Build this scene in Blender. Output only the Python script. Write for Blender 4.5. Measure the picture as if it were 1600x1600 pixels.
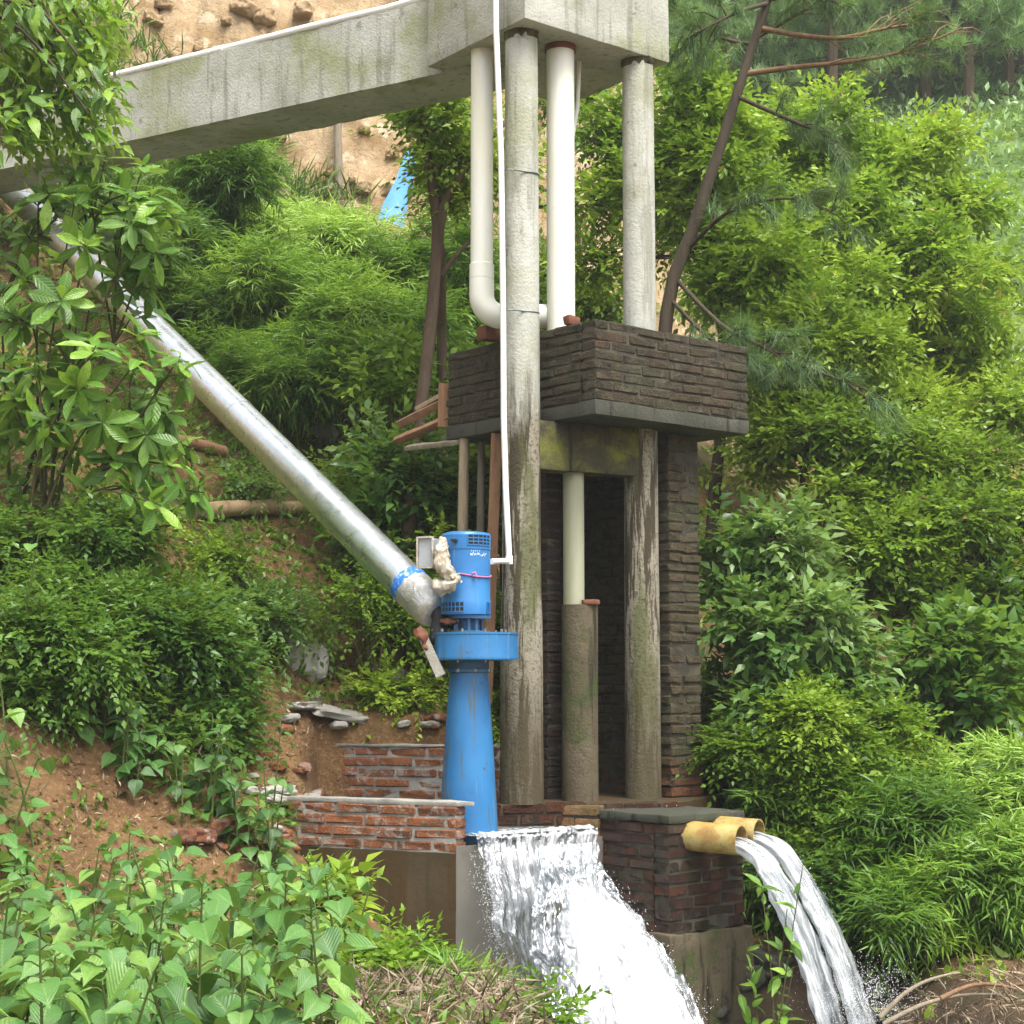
import bpy, bmesh, math, random
import numpy as np
from mathutils import Vector, Matrix, noise as mnoise

random.seed(7)
RNG = np.random.default_rng(7)
for o in list(bpy.data.objects):
    bpy.data.objects.remove(o)
SC = bpy.context.scene
COL = SC.collection

# ------------------------------------------------------------------ camera
EYE, FPX, HORIZON = 1.6, 2600.0, 1060.0
PITCH = math.atan((HORIZON - 800.0) / FPX)
cam_d = bpy.data.cameras.new('camera')
cam_d.sensor_width = 36.0
cam_d.lens = 36.0 * FPX / 1600.0
cam_d.clip_start, cam_d.clip_end = 0.05, 1500.0
cam = bpy.data.objects.new('camera', cam_d)
COL.objects.link(cam)
cam.location = (0, 0, EYE)
cam.rotation_euler = (math.radians(90) + PITCH, 0, 0)
SC.camera = cam

# ------------------------------------------------------------------ light
SUN_EL, SUN_AZ = math.radians(62), math.radians(150)    # azimuth clockwise from +Y
world = bpy.data.worlds.new('World')
SC.world = world
world.use_nodes = True
wn = world.node_tree
wn.nodes.clear()
sky = wn.nodes.new('ShaderNodeTexSky')
sky.sky_type = 'NISHITA'
sky.sun_disc = False
sky.sun_elevation = SUN_EL
sky.sun_rotation = SUN_AZ
sky.air_density, sky.dust_density, sky.ozone_density = 1.0, 6.0, 1.0
hs = wn.nodes.new('ShaderNodeHueSaturation')
hs.inputs['Saturation'].default_value = 0.45
bg = wn.nodes.new('ShaderNodeBackground')
bg.inputs['Strength'].default_value = 0.125
wo = wn.nodes.new('ShaderNodeOutputWorld')
wn.links.new(sky.outputs[0], hs.inputs['Color'])
wn.links.new(hs.outputs[0], bg.inputs['Color'])
wn.links.new(bg.outputs[0], wo.inputs['Surface'])
sun_d = bpy.data.lights.new('sun', 'SUN')
sun_d.energy = 1.5
sun_d.angle = math.radians(24)
sun_d.color = (1.0, 0.96, 0.88)
sun = bpy.data.objects.new('sun', sun_d)
COL.objects.link(sun)
sdir = Vector((math.sin(SUN_AZ) * math.cos(SUN_EL), math.cos(SUN_AZ) * math.cos(SUN_EL), math.sin(SUN_EL)))
sun.rotation_euler = sdir.to_track_quat('Z', 'Y').to_euler()
sun.location = (4, -4, 14)
SC.view_settings.view_transform = 'Standard'
SC.view_settings.look = 'None'
SC.view_settings.gamma = 1.0
SC.view_settings.exposure = 1.55
SC.view_settings.use_curve_mapping = False

# ------------------------------------------------------------------ pixel -> place
def ray(px, py):
    dx, dy = (px - 800) / FPX, (800 - py) / FPX
    c, s = math.cos(PITCH), math.sin(PITCH)
    return Vector((dx, c - dy * s, s + dy * c))

def at(px, py, Y):
    d = ray(px, py)
    return Vector((0, 0, EYE)) + d * (Y / d.y)

def zat(py, Y):
    return at(800, py, Y).z

# ------------------------------------------------------------------ terrain heights
def sm(a, b, x):
    t = np.clip((x - a) / (b - a), 0, 1)
    return t * t * (3 - 2 * t)

_lat = np.random.default_rng(3).random((256, 256))
def vnoise(x, y):
    xi, yi = np.floor(x).astype(int), np.floor(y).astype(int)
    fx, fy = x - xi, y - yi
    fx, fy = fx * fx * (3 - 2 * fx), fy * fy * (3 - 2 * fy)
    a, b = _lat[xi & 255, yi & 255], _lat[(xi + 1) & 255, yi & 255]
    c, d = _lat[xi & 255, (yi + 1) & 255], _lat[(xi + 1) & 255, (yi + 1) & 255]
    return (a * (1 - fx) + b * fx) * (1 - fy) + (c * (1 - fx) + d * fx) * fy

def fbm(x, y, o=4):
    s, a, t = 0.0, 1.0, 0.0
    for i in range(o):
        s = s + a * vnoise(x * 2 ** i + 17.3 * i, y * 2 ** i + 9.1 * i)
        t += a
        a *= 0.5
    return s / t - 0.5

def cliff_mask(X, Y):
    return sm(16.6, 18.2, Y + 1.2 * fbm(X * .6, Y * .6)) * (1 - sm(1.8, 3.2, X)) * (1 - sm(24, 27, Y))

def height(X, Y):
    X, Y = np.asarray(X, float), np.asarray(Y, float)
    edge = .06 - .06 * (Y - 6)
    bank = .46 - .10 * np.clip(Y - 6, 0, 3) - .16 * sm(6, 4.6, Y) - .12 * sm(7, 8, Y) * sm(-1.2, -.8, X)
    fg = bank - (bank + .42) * sm(-.08, .26, X - edge) + .42 * sm(1.7, 2.5, X)
    hl = .6 + .62 * (Y - 9.2) + .7 * np.maximum(0, -X - 1.2) + 1.9 * np.clip(Y - 18, 0, 3.4)
    hr = -.1 + .36 * (Y - 9.3) + .3 * np.maximum(0, Y - 16) + .1 * np.maximum(0, X - 4)
    hl = hl - 1.1 * sm(-.2, .2, X) * (1 - sm(9.3, 11.3, Y))
    hl = hl - .42 * sm(-1.35, -.95, X) * (1 - sm(8.9, 9.5, Y))
    hr = hr - .7 * (1 - sm(9.0, 10.5, Y)) * (1 - sm(1.8, 2.6, X))
    w = sm(.2, 3.2, X)
    hill = hl * (1 - w) + hr * w
    d = hill - fg
    h = fg + .5 * (d + np.sqrt(d * d + .03))
    h = h + .16 * fbm(X * 1.1, Y * 1.1) + .07 * fbm(X * 6, Y * 6) + .03 * fbm(X * 19, Y * 19, 2) + sm(14, 30, Y) * 1.2 * fbm(X * .25, Y * .25)
    cm = cliff_mask(X, Y)
    r = fbm(X * 2.2, Y * 3.0, 5)
    h = h + cm * (1.0 * r + .9 * np.abs(fbm(X * 4, Y * 5, 4)) + .35 * fbm(X * 11, Y * 12, 2) + .25 * np.floor(3 * fbm(X * 1.2, Y * 2)))
    # the dug-out footprint of the turbine chamber and its platform
    back = np.where(X < -.3, 10.25, 11.25)
    pit = sm(-1.22, -1.12, X) * (1 - sm(1.5, 1.75, X)) * (1 - sm(0, .12, Y - back)) * sm(8.75, 9.0, Y + .45 * X)
    return h * (1 - pit) + np.minimum(h, .1) * pit

def gz(x, y):
    return float(height(np.array([x]), np.array([y]))[0])

def ground_hit(px, py, y0=4.0, y1=70.0):
    d = ray(px, py)
    Y = np.concatenate([np.arange(y0, 26, .03), np.arange(26, y1, .25)])
    X = d.x / d.y * Y
    Z = EYE + d.z / d.y * Y
    below = np.nonzero(height(X, Y) >= Z)[0]
    i = below[0] if len(below) else len(Y) - 1
    return Vector((X[i], Y[i], gz(X[i], Y[i])))

# ------------------------------------------------------------------ objects
ORG = {}
def tag(o, label, cat, group=None, kind=None):
    o['label'] = label
    o['category'] = cat
    if group: o['group'] = group
    if kind: o['kind'] = kind
    return o

def thing(name, label, cat, loc=(0, 0, 0), group=None):
    o = bpy.data.objects.new(name, None)
    o.empty_display_size = .1
    COL.objects.link(o)
    o.location = loc
    ORG[o] = Vector(loc)
    return tag(o, label, cat, group)

class G:
    """collects verts and faces in world coordinates"""
    def __init__(s):
        s.v, s.f = [], []
    def add(s, v, f):
        b = len(s.v)
        s.v += [tuple(p) for p in v]
        s.f += [[i + b for i in q] for q in f]
        return s
    def prism(s, poly, z0, z1):
        n = len(poly)
        v = [(p[0], p[1], z0) for p in poly] + [(p[0], p[1], z1) for p in poly]
        f = [list(range(n))[::-1], list(range(n, 2 * n))] + [[i, (i + 1) % n, n + (i + 1) % n, n + i] for i in range(n)]
        return s.add(v, f)
    def box(s, c, ax, ay, az):
        c, ax, ay, az = Vector(c), Vector(ax), Vector(ay), Vector(az)
        v = [c + ax * i + ay * j + az * k for k in (-.5, .5) for j in (-.5, .5) for i in (-.5, .5)]
        return s.add(v, [[0, 2, 3, 1], [4, 5, 7, 6], [0, 1, 5, 4], [2, 6, 7, 3], [0, 4, 6, 2], [1, 3, 7, 5]])
    def tube(s, pts, rad, n=14, cap=True, wob=0.0, seed=0):
        pts = [Vector(p) for p in pts]
        if not hasattr(rad, '__len__'): rad = [rad] * len(pts)
        rr = random.Random(seed)
        prev = None
        vs = []
        for i, p in enumerate(pts):
            t = (pts[min(i + 1, len(pts) - 1)] - pts[max(i - 1, 0)]).normalized()
            if prev is None:
                a = Vector((0, 0, 1)) if abs(t.z) < .9 else Vector((1, 0, 0))
                x = t.cross(a).normalized()
            else:
                x = (prev - t * prev.dot(t)).normalized()
            prev = x
            y = t.cross(x)
            for k in range(n):
                a = 2 * math.pi * k / n
                r = rad[i] * (1 + wob * (rr.random() - .5))
                vs.append(p + x * math.cos(a) * r + y * math.sin(a) * r)
        f = []
        for i in range(len(pts) - 1):
            for k in range(n):
                a, b = i * n + k, i * n + (k + 1) % n
                f.append([a, b, b + n, a + n])
        if cap:
            f.append(list(range(n))[::-1])
            m = (len(pts) - 1) * n
            f.append([m + k for k in range(n)])
        return s.add(vs, f)
    def pipe(s, p0, p1, r, th, n=28, seg=1):
        """open-ended pipe with a wall thickness"""
        p0, p1 = Vector(p0), Vector(p1)
        t = (p1 - p0).normalized()
        x = t.cross(Vector((0, 0, 1))).normalized()
        y = t.cross(x)
        vs = []
        for (p, q) in ((p0, r), (p1, r), (p1, r - th), (p0, r - th)):
            for k in range(n):
                a = 2 * math.pi * k / n
                vs.append(p + (x * math.cos(a) + y * math.sin(a)) * q)
        f = []
        for i in range(4):
            j = (i + 1) % 4
            for k in range(n):
                f.append([i * n + k, i * n + (k + 1) % n, j * n + (k + 1) % n, j * n + k])
        return s.add(vs, f)
    def lathe(s, c, prof, n=36):
        vs = [(c[0] + r * math.cos(2 * math.pi * k / n), c[1] + r * math.sin(2 * math.pi * k / n), z) for r, z in prof for k in range(n)]
        f = [[i * n + k, i * n + (k + 1) % n, (i + 1) * n + (k + 1) % n, (i + 1) * n + k] for i in range(len(prof) - 1) for k in range(n)]
        f.append(list(range(n))[::-1])
        m = (len(prof) - 1) * n
        f.append([m + k for k in range(n)])
        return s.add(vs, f)

def obj(name, g, mat, parent=None, loc=None, smooth=False, bevel=0, sub=0, rough=0, seed=0, angle=40):
    """link a G as one mesh object, stored relative to its thing's base"""
    org = ORG[parent] if parent else Vector(loc or (0, 0, 0))
    me = bpy.data.meshes.new(name)
    me.from_pydata([(x - org.x, y - org.y, z - org.z) for x, y, z in g.v], [], g.f)
    if bevel or sub or rough:
        bm = bmesh.new()
        bm.from_mesh(me)
        if bevel:
            bmesh.ops.bevel(bm, geom=bm.edges[:], offset=bevel, segments=2, affect='EDGES', profile=.6)
        for _ in range(sub):
            bmesh.ops.subdivide_edges(bm, edges=[e for e in bm.edges if e.calc_length() > rough_len[0]], cuts=1, use_grid_fill=True)
        if rough:
            for v in bm.verts:
                p = v.co + org
                k = mnoise.noise(p * 9 + Vector((seed, 0, 0))) * .6 + mnoise.noise(p * 27) * .4
                v.co += v.normal * rough * k
        bm.to_mesh(me)
        bm.free()
    me.update()
    if smooth or rough:
        me.polygons.foreach_set('use_smooth', [True] * len(me.polygons))
        me.set_sharp_from_angle(angle=math.radians(angle))
    o = bpy.data.objects.new(name, me)
    me.materials.append(mat)
    COL.objects.link(o)
    if parent:
        o.parent = parent
    else:
        o.location = org
    ORG[o] = org
    return o
rough_len = [.12]

def np_mesh(name, V, F, mat, tint=None, smooth=False):
    me = bpy.data.meshes.new(name)
    V = np.asarray(V, np.float32)
    F = np.asarray(F, np.int32)
    n, k = F.shape
    me.vertices.add(len(V))
    me.vertices.foreach_set('co', V.ravel())
    me.loops.add(n * k)
    me.loops.foreach_set('vertex_index', F.ravel())
    me.polygons.add(n)
    me.polygons.foreach_set('loop_start', np.arange(0, n * k, k, dtype=np.int32))
    me.polygons.foreach_set('loop_total', np.full(n, k, np.int32))
    if smooth:
        me.polygons.foreach_set('use_smooth', np.ones(n, bool))
    if tint is not None:
        a = me.attributes.new('tint', 'FLOAT', 'POINT')
        a.data.foreach_set('value', np.asarray(tint, np.float32))
    me.update(calc_edges=True)
    me.materials.append(mat)
    return me

def link(name, me, parent=None, loc=None):
    o = bpy.data.objects.new(name, me)
    COL.objects.link(o)
    if parent: o.parent = parent
    if loc is not None: o.location = loc
    ORG[o] = Vector(loc) if loc is not None else (ORG[parent] if parent else Vector())
    return o

# ------------------------------------------------------------------ materials
class M:
    def __init__(s, name):
        s.m = bpy.data.materials.new(name)
        s.m.use_nodes = True
        s.t = s.m.node_tree
        s.t.nodes.clear()
        s.out = s.n('ShaderNodeOutputMaterial')
    def n(s, typ, **kw):
        nd = s.t.nodes.new(typ)
        for k, v in kw.items():
            setattr(nd, k, v)
        return nd
    def set(s, sock, v):
        if isinstance(v, bpy.types.NodeSocket):
            s.t.links.new(v, sock)
        elif hasattr(v, '__len__') and len(v) == 3 and sock.type == 'RGBA':
            sock.default_value = (*v, 1)
        else:
            sock.default_value = v
    def pos(s, scale=(1, 1, 1), space='world'):
        src = s.n('ShaderNodeNewGeometry').outputs['Position'] if space == 'world' else s.n('ShaderNodeTexCoord').outputs['Object' if space == 'object' else 'UV']
        mp = s.n('ShaderNodeMapping')
        s.set(mp.inputs['Vector'], src)
        mp.inputs['Scale'].default_value = scale
        return mp.outputs[0]
    def noise(s, vec, scale=5, detail=5, rough=.55, dist=0.0):
        nd = s.n('ShaderNodeTexNoise')
        s.set(nd.inputs['Vector'], vec)
        nd.inputs['Scale'].default_value = scale
        nd.inputs['Detail'].default_value = detail
        nd.inputs['Roughness'].default_value = rough
        nd.inputs['Distortion'].default_value = dist
        return nd.outputs[0]
    def ramp(s, v, a, b, lo=0.0, hi=1.0):
        nd = s.n('ShaderNodeMapRange', interpolation_type='SMOOTHSTEP')
        s.set(nd.inputs[0], v)
        nd.inputs[1].default_value, nd.inputs[2].default_value = a, b
        nd.inputs[3].default_value, nd.inputs[4].default_value = lo, hi
        return nd.outputs[0]
    def mix(s, f, a, b, mode='MIX'):
        nd = s.n('ShaderNodeMix', data_type='RGBA', blend_type=mode)
        s.set(nd.inputs[0], f)
        s.set(nd.inputs[6], a)
        s.set(nd.inputs[7], b)
        return nd.outputs[2]
    def math(s, op, a, b=0.0):
        nd = s.n('ShaderNodeMath', operation=op)
        s.set(nd.inputs[0], a)
        s.set(nd.inputs[1], b)
        return nd.outputs[0]
    def sep(s, vec, i):
        nd = s.n('ShaderNodeSeparateXYZ')
        s.set(nd.inputs[0], vec)
        return nd.outputs[i]
    def bump(s, h, strength=.3, dist=.01):
        nd = s.n('ShaderNodeBump')
        s.set(nd.inputs['Height'], h)
        nd.inputs['Strength'].default_value = strength
        nd.inputs['Distance'].default_value = dist
        return nd.outputs[0]
    def rnd(s):
        return s.n('ShaderNodeObjectInfo').outputs['Random']
    def pbr(s, col, rough=.8, metal=0.0, nrm=None, spec=.5, **kw):
        nd = s.n('ShaderNodeBsdfPrincipled')
        s.set(nd.inputs['Base Color'], col)
        s.set(nd.inputs['Roughness'], rough)
        s.set(nd.inputs['Metallic'], metal)
        nd.inputs['Specular IOR Level'].default_value = spec
        if nrm is not None: s.set(nd.inputs['Normal'], nrm)
        for k, v in kw.items(): s.set(nd.inputs[k], v)
        return nd.outputs[0]
    def done(s, sh):
        s.t.links.new(sh, s.out.inputs['Surface'])
        return s.m
    def mixsh(s, f, a, b):
        nd = s.n('ShaderNodeMixShader')
        s.set(nd.inputs[0], f)
        s.t.links.new(a, nd.inputs[1])
        s.t.links.new(b, nd.inputs[2])
        return nd.outputs[0]

def leaf_mat(name, dark, mid, light, rough=.42, trans=.42, bright_dead=None):
    m = M(name)
    at_ = m.n('ShaderNodeAttribute', attribute_name='tint').outputs['Fac']
    v = m.math('ADD', m.math('MULTIPLY', m.rnd(), .25), at_)
    c = m.mix(m.ramp(v, 0.0, .5), dark, mid)
    c = m.mix(m.ramp(v, .5, 1.1), c, light)
    if bright_dead: c = m.mix(m.ramp(at_, 1.3, 1.35), c, bright_dead)
    p = m.pbr(c, rough, spec=.45)
    tr = m.n('ShaderNodeBsdfTranslucent')
    m.set(tr.inputs[0], m.mix(.5, c, (.30, .45, .04), 'MIX'))
    return m.done(m.mixsh(trans, p, tr.outputs[0]))

def single_leaf_mat(name, dark, mid, light, rough=.4, trans=.3):
    """for leaves that are objects of their own"""
    m = M(name)
    r = m.rnd()
    c = m.mix(m.ramp(r, 0, .55), dark, mid)
    c = m.mix(m.ramp(r, .55, 1), c, light)
    pv = m.pos(space='object')
    rib = m.ramp(m.math('ABSOLUTE', m.sep(pv, 1)), 0.0, .035)
    c = m.mix(rib, m.mix(.35, c, (.35, .45, .15)), c)
    c = m.mix(m.ramp(m.noise(pv, 9, 3), .45, .75, 0, .45), c, dark)
    nb = m.bump(m.math('SINE', m.math('MULTIPLY', m.math('ADD', m.math('ABSOLUTE', m.sep(pv, 1)), m.sep(pv, 0)), 55)), .25, .004)
    p = m.pbr(c, rough, spec=.5, nrm=nb)
    tr = m.n('ShaderNodeBsdfTranslucent')
    m.set(tr.inputs[0], m.mix(.5, c, (.32, .48, .05)))
    return m.done(m.mixsh(trans, p, tr.outputs[0]))

MAT = {}
def build_materials():
    # soil with leaf litter, tan cut earth on the cliff
    m = M('soil')
    p = m.pos()
    litter = m.noise(p, 38, 6, .7)
    c = m.mix(m.ramp(m.noise(p, 3, 5), .35, .65), (.125, .066, .028), (.195, .112, .048))
    c = m.mix(m.ramp(litter, .52, .66), c, (.28, .185, .095))
    c = m.mix(m.ramp(litter, .30, .42, 1, 0), c, (.07, .035, .016))
    c = m.mix(m.ramp(m.noise(p, 1.3, 5), .52, .62, 0, .75), c, (.085, .10, .03))
    tanc = m.mix(m.ramp(m.noise(p, 2.5, 6, .65), .35, .65), (.28, .185, .09), (.44, .33, .20))
    tanc = m.mix(m.ramp(m.noise(m.pos((1, 1, 2.2)), 7, 6, .7), .56, .70, 0, .8), tanc, (.17, .095, .042))
    tanc = m.mix(m.ramp(m.noise(p, 4.1, 4), .58, .66, 0, .8), tanc, (.55, .46, .32))
    cm = m.n('ShaderNodeAttribute', attribute_name='cliff').outputs['Fac']
    c = m.mix(cm, c, tanc)
    gr = m.n('ShaderNodeAttribute', attribute_name='green').outputs['Fac']
    c = m.mix(gr, c, m.mix(m.ramp(m.noise(p, 1.5, 6, .7), .4, .6), (.06, .11, .025), (.14, .22, .05)))
    wet = m.n('ShaderNodeAttribute', attribute_name='wet').outputs['Fac']
    c = m.mix(m.math('MULTIPLY', wet, .8), c, (.03, .025, .02))
    nb = m.bump(m.math('ADD', m.noise(p, 14, 6, .7), m.math('MULTIPLY', litter, .5)), .8, .05)
    MAT['soil'] = m.done(m.pbr(c, m.ramp(wet, 0, 1, .95, .35), nrm=nb, spec=.3))

    def concrete(name, base, lightc, algae, alg_amt, dark, dark_amt, lowz=None, alg_s=1.7):
        m = M(name)
        p = m.pos()
        c = m.mix(m.ramp(m.noise(p, 2.2, 6, .6), .3, .7), base, lightc)
        c = m.mix(m.ramp(m.noise(p, 30, 4, .6), .5, .8, 0, .35), c, tuple(x * .6 for x in base))
        st = m.noise(m.pos((9, 9, .8)), 1.6, 5, .6)
        c = m.mix(m.ramp(m.noise(p, alg_s, 5, .62), .47, .68, 0, alg_amt), c, algae)
        c = m.mix(m.ramp(st, .52, .68, 0, dark_amt), c, dark)
        c = m.mix(m.ramp(m.noise(p, 8, 6, .8), .60 if alg_s < 2 else .52, .66, 0, .6), c, dark)
        if lowz:
            z = m.sep(p, 2)
            zn = m.math('ADD', z, m.math('MULTIPLY', m.math('SUBTRACT', m.noise(m.pos((7, 7, 1.0)), 1.5, 5, .7), .5), 1.6))
            k = m.ramp(zn, lowz + .25, lowz - .25)
            # limewash peeling off the weathered lower length
            st2 = m.noise(m.pos((7, 7, .55)), 1.5, 7, .72)
            low = m.mix(m.ramp(st2, .47, .52), (.048, .037, .020), (.26, .235, .18))
            low = m.mix(m.ramp(m.noise(m.pos((4, 4, .8)), 1.4, 5), .5, .66, 0, .8), low, (.075, .088, .022))
            low = m.mix(m.ramp(m.noise(p, 42, 4, .8), .5, .62, 0, .75), low, (.045, .038, .026))
            low = m.mix(m.ramp(m.math('ADD', z, m.math('MULTIPLY', m.noise(m.pos((5, 5, .7)), 2, 5), .8)), 2.3, 1.5, 0, .8), low, (.062, .048, .024))
            c = m.mix(k, c, low)
        nb = m.bump(m.math('ADD', m.noise(p, 12, 8, .7), m.noise(p, 60, 4, .6)), .5, .012)
        return m.done(m.pbr(c, .86, nrm=nb, spec=.35))
    MAT['concrete'] = concrete('concrete', (.33, .34, .29), (.46, .47, .42), (.22, .25, .09), .75, (.12, .125, .085), .5)
    MAT['column'] = concrete('column_concrete', (.36, .37, .32), (.48, .49, .44), (.24, .26, .13), .55, (.13, .125, .085), .5, lowz=3.25)
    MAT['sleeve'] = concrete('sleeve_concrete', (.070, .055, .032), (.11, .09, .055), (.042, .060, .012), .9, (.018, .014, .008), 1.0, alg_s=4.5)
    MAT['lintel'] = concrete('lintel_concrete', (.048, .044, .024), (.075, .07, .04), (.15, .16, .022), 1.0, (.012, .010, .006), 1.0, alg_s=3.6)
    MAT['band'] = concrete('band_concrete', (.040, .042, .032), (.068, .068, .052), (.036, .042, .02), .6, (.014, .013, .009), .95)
    MAT['stone'] = concrete('stone', (.30, .29, .26), (.42, .40, .37), (.20, .20, .10), .5, (.12, .10, .07), .4)

    m = M('cliff_rock')
    p = m.pos()
    c = m.mix(m.ramp(m.noise(p, 2.5, 6, .65), .35, .65), (.26, .17, .085), (.42, .31, .19))
    c = m.mix(m.ramp(m.noise(p, 7, 6, .7), .55, .7, 0, .7), c, (.26, .15, .07))
    MAT['cliff_rock'] = m.done(m.pbr(c, .95, nrm=m.bump(m.noise(p, 14, 6, .7), .8, .04), spec=.2))
    # stained base block: dry grey face, rusty brown algae streaks
    m = M('base_concrete')
    p = m.pos()
    c = m.mix(m.ramp(m.noise(p, 3, 6), .3, .7), (.040, .027, .012), (.070, .050, .026))
    st = m.noise(m.pos((6, 6, .5)), 1.7, 6, .68)
    c = m.mix(m.ramp(st, .40, .62, 0, .9), c, (.050, .028, .006))
    c = m.mix(m.ramp(m.noise(m.pos((11, 11, .6)), 1.3, 5, .6), .5, .66, 0, .85), c, (.04, .03, .014))
    nb = m.bump(m.noise(p, 18, 6, .7), .35, .01)
    MAT['base'] = m.done(m.pbr(c, .55, nrm=nb))
    m = M('smooth_concrete')
    p = m.pos()
    c = m.mix(m.ramp(m.noise(p, 3, 6), .3, .7), (.105, .10, .085), (.15, .14, .12))
    c = m.mix(m.ramp(m.noise(m.pos((8, 8, .8)), 1.5, 5, .6), .55, .7, 0, .5), c, (.12, .10, .07))
    MAT['sill'] = m.done(m.pbr(c, .5, nrm=m.bump(m.noise(p, 18, 6, .7), .25, .008)))

    def brick(name, cols, mort, mort_amt, dark, dark_amt, rough=.88, moss=None, lowred=None):
        m = M(name)
        p = m.pos()
        r = m.rnd()
        c = m.mix(m.ramp(r, 0, .5), cols[0], cols[1])
        c = m.mix(m.ramp(r, .5, 1), c, cols[2])
        c = m.mix(m.ramp(m.noise(p, 16, 6, .7), .35, .7, 0, .6), c, tuple(x * .55 for x in cols[1]))
        if lowred:
            k = m.ramp(m.math('ADD', m.sep(p, 2), m.math('MULTIPLY', m.noise(p, 5, 4), .5)), lowred + .35, lowred - .1)
            c = m.mix(m.math('MULTIPLY', k, .9), c, (.20, .062, .022))
        if moss: c = m.mix(m.ramp(m.noise(p, 4.5, 5, .65), .45, .66, 0, .8), c, moss)
        c = m.mix(m.ramp(m.noise(p, 11, 7, .75), .50, .62, 0, dark_amt), c, dark)
        c = m.mix(m.ramp(m.noise(p, 8, 6, .72, 1.2), .60 - .16 * mort_amt, .66 - .16 * mort_amt, 0, mort_amt), c, mort)
        nb = m.bump(m.math('ADD', m.noise(p, 22, 8, .75), m.noise(p, 75, 4, .7)), 1.0, .028 if moss else .014)
        return m.done(m.pbr(c, rough, nrm=nb, spec=.4))
    MAT['brick_red'] = brick('brick_red', [(.22, .075, .028), (.29, .105, .04), (.19, .07, .035)], (.33, .32, .29), .5, (.06, .045, .025), .7)
    MAT['brick_mossy'] = brick('brick_mossy', [(.064, .052, .028), (.075, .056, .030), (.088, .055, .030)], (.13, .12, .08), .4, (.022, .019, .010), .8, moss=(.052, .056, .025))
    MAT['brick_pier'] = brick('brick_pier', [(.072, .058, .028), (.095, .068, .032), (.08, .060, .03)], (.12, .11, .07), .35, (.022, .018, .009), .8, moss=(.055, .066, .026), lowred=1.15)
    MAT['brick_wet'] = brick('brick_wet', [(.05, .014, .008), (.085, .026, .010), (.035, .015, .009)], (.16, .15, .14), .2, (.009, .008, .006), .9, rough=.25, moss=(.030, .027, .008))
    MAT['brick_damp'] = brick('brick_damp', [(.020, .011, .007), (.030, .012, .007), (.016, .011, .007)], (.045, .042, .035), .2, (.006, .005, .004), .9, rough=.6)  # recess shade put into the colour: dark red brick painted nearly black
    MAT['brick_orange'] = brick('brick_orange', [(.25, .12, .045), (.30, .15, .06), (.22, .10, .04)], (.20, .18, .12), .3, (.06, .06, .02), .7, moss=(.075, .085, .02))
    m = M('mortar')
    p = m.pos()
    c = m.mix(m.ramp(m.noise(p, 9, 6), .3, .7), (.20, .19, .17), (.33, .32, .29))
    MAT['mortar'] = m.done(m.pbr(c, .95, nrm=m.bump(m.noise(p, 30, 6, .7), .8, .012)))
    m = M('mortar_dark')
    p = m.pos()
    c = m.mix(m.ramp(m.noise(p, 9, 6), .35, .7), (.024, .020, .012), (.075, .066, .042))
    MAT['mortar_dark'] = m.done(m.pbr(c, .8, nrm=m.bump(m.noise(p, 30, 6, .7), .8, .012)))

    # pipes
    m = M('pvc_white')
    p = m.pos()
    c = m.mix(m.ramp(m.noise(m.pos((4, 4, .6)), 2, 5), .4, .75, 0, .7), (.76, .77, .70), (.66, .65, .46))
    c = m.mix(m.ramp(m.noise(p, 26, 5, .7), .62, .72, 0, .35), c, (.35, .33, .2))
    MAT['pvc'] = m.done(m.pbr(c, .38))
    m = M('pvc_dull')  # white PVC with algae tint, darkened in colour for the shade under the tank
    p = m.pos()
    c = m.mix(m.ramp(m.noise(m.pos((4, 4, .6)), 2, 5), .35, .7), (.36, .37, .27), (.27, .28, .18))
    MAT['pvc_dull'] = m.done(m.pbr(c, .5))
    m = M('conduit_white')
    p = m.pos()
    c = m.mix(m.ramp(m.noise(p, 6, 4), .5, .8, 0, .3), (.84, .84, .82), (.6, .58, .5))
    MAT['conduit'] = m.done(m.pbr(c, .4))
    m = M('pvc_yellow')
    p = m.pos()
    c = m.mix(m.ramp(m.noise(p, 5, 5), .35, .7), (.32, .24, .06), (.42, .33, .13))
    c = m.mix(m.ramp(m.noise(p, 9, 6, .7), .45, .60, 0, .8), c, (.24, .12, .03))
    c = m.mix(m.ramp(m.noise(p, 14, 6, .7), .54, .66, 0, .8), c, (.13, .11, .03))
    MAT['pvc_yellow'] = m.done(m.pbr(c, .45, nrm=m.bump(m.noise(p, 40, 4), .15, .005)))
    m = M('galvanised')
    p = m.pos()
    vor = m.n('ShaderNodeTexVoronoi')
    m.set(vor.inputs['Vector'], p)
    vor.inputs['Scale'].default_value = 38
    spang = m.sep(vor.outputs['Color'], 0)
    c = m.mix(spang, (.72, .76, .77), (.82, .85, .86))
    c = m.mix(m.ramp(m.noise(p, 9, 6, .7), .6, .75, 0, .4), c, (.50, .50, .46))
    MAT['zinc'] = m.done(m.pbr(c, m.ramp(m.noise(p, 12, 5), .3, .7, .26, .36), .95, nrm=m.bump(m.noise(p, 60, 4), .05, .003)))
    m = M('silver_tape')
    p = m.pos()
    c = m.mix(m.ramp(m.noise(p, 18, 5), .4, .7), (.62, .63, .61), (.50, .48, .42))
    c = m.mix(m.ramp(m.noise(p, 16, 6, .7), .62, .72, 0, .6), c, (.12, .10, .06))
    MAT['tape'] = m.done(m.pbr(c, .38, .7, nrm=m.bump(m.noise(m.pos((1, 1, 1)), 16, 4, .6, 1.5), .5, .015)))
    m = M('blue_tape')
    p = m.pos()
    c = m.mix(m.ramp(m.noise(p, 24, 5, .7), .5, .66), (.02, .16, .55), (.45, .52, .60))
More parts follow.
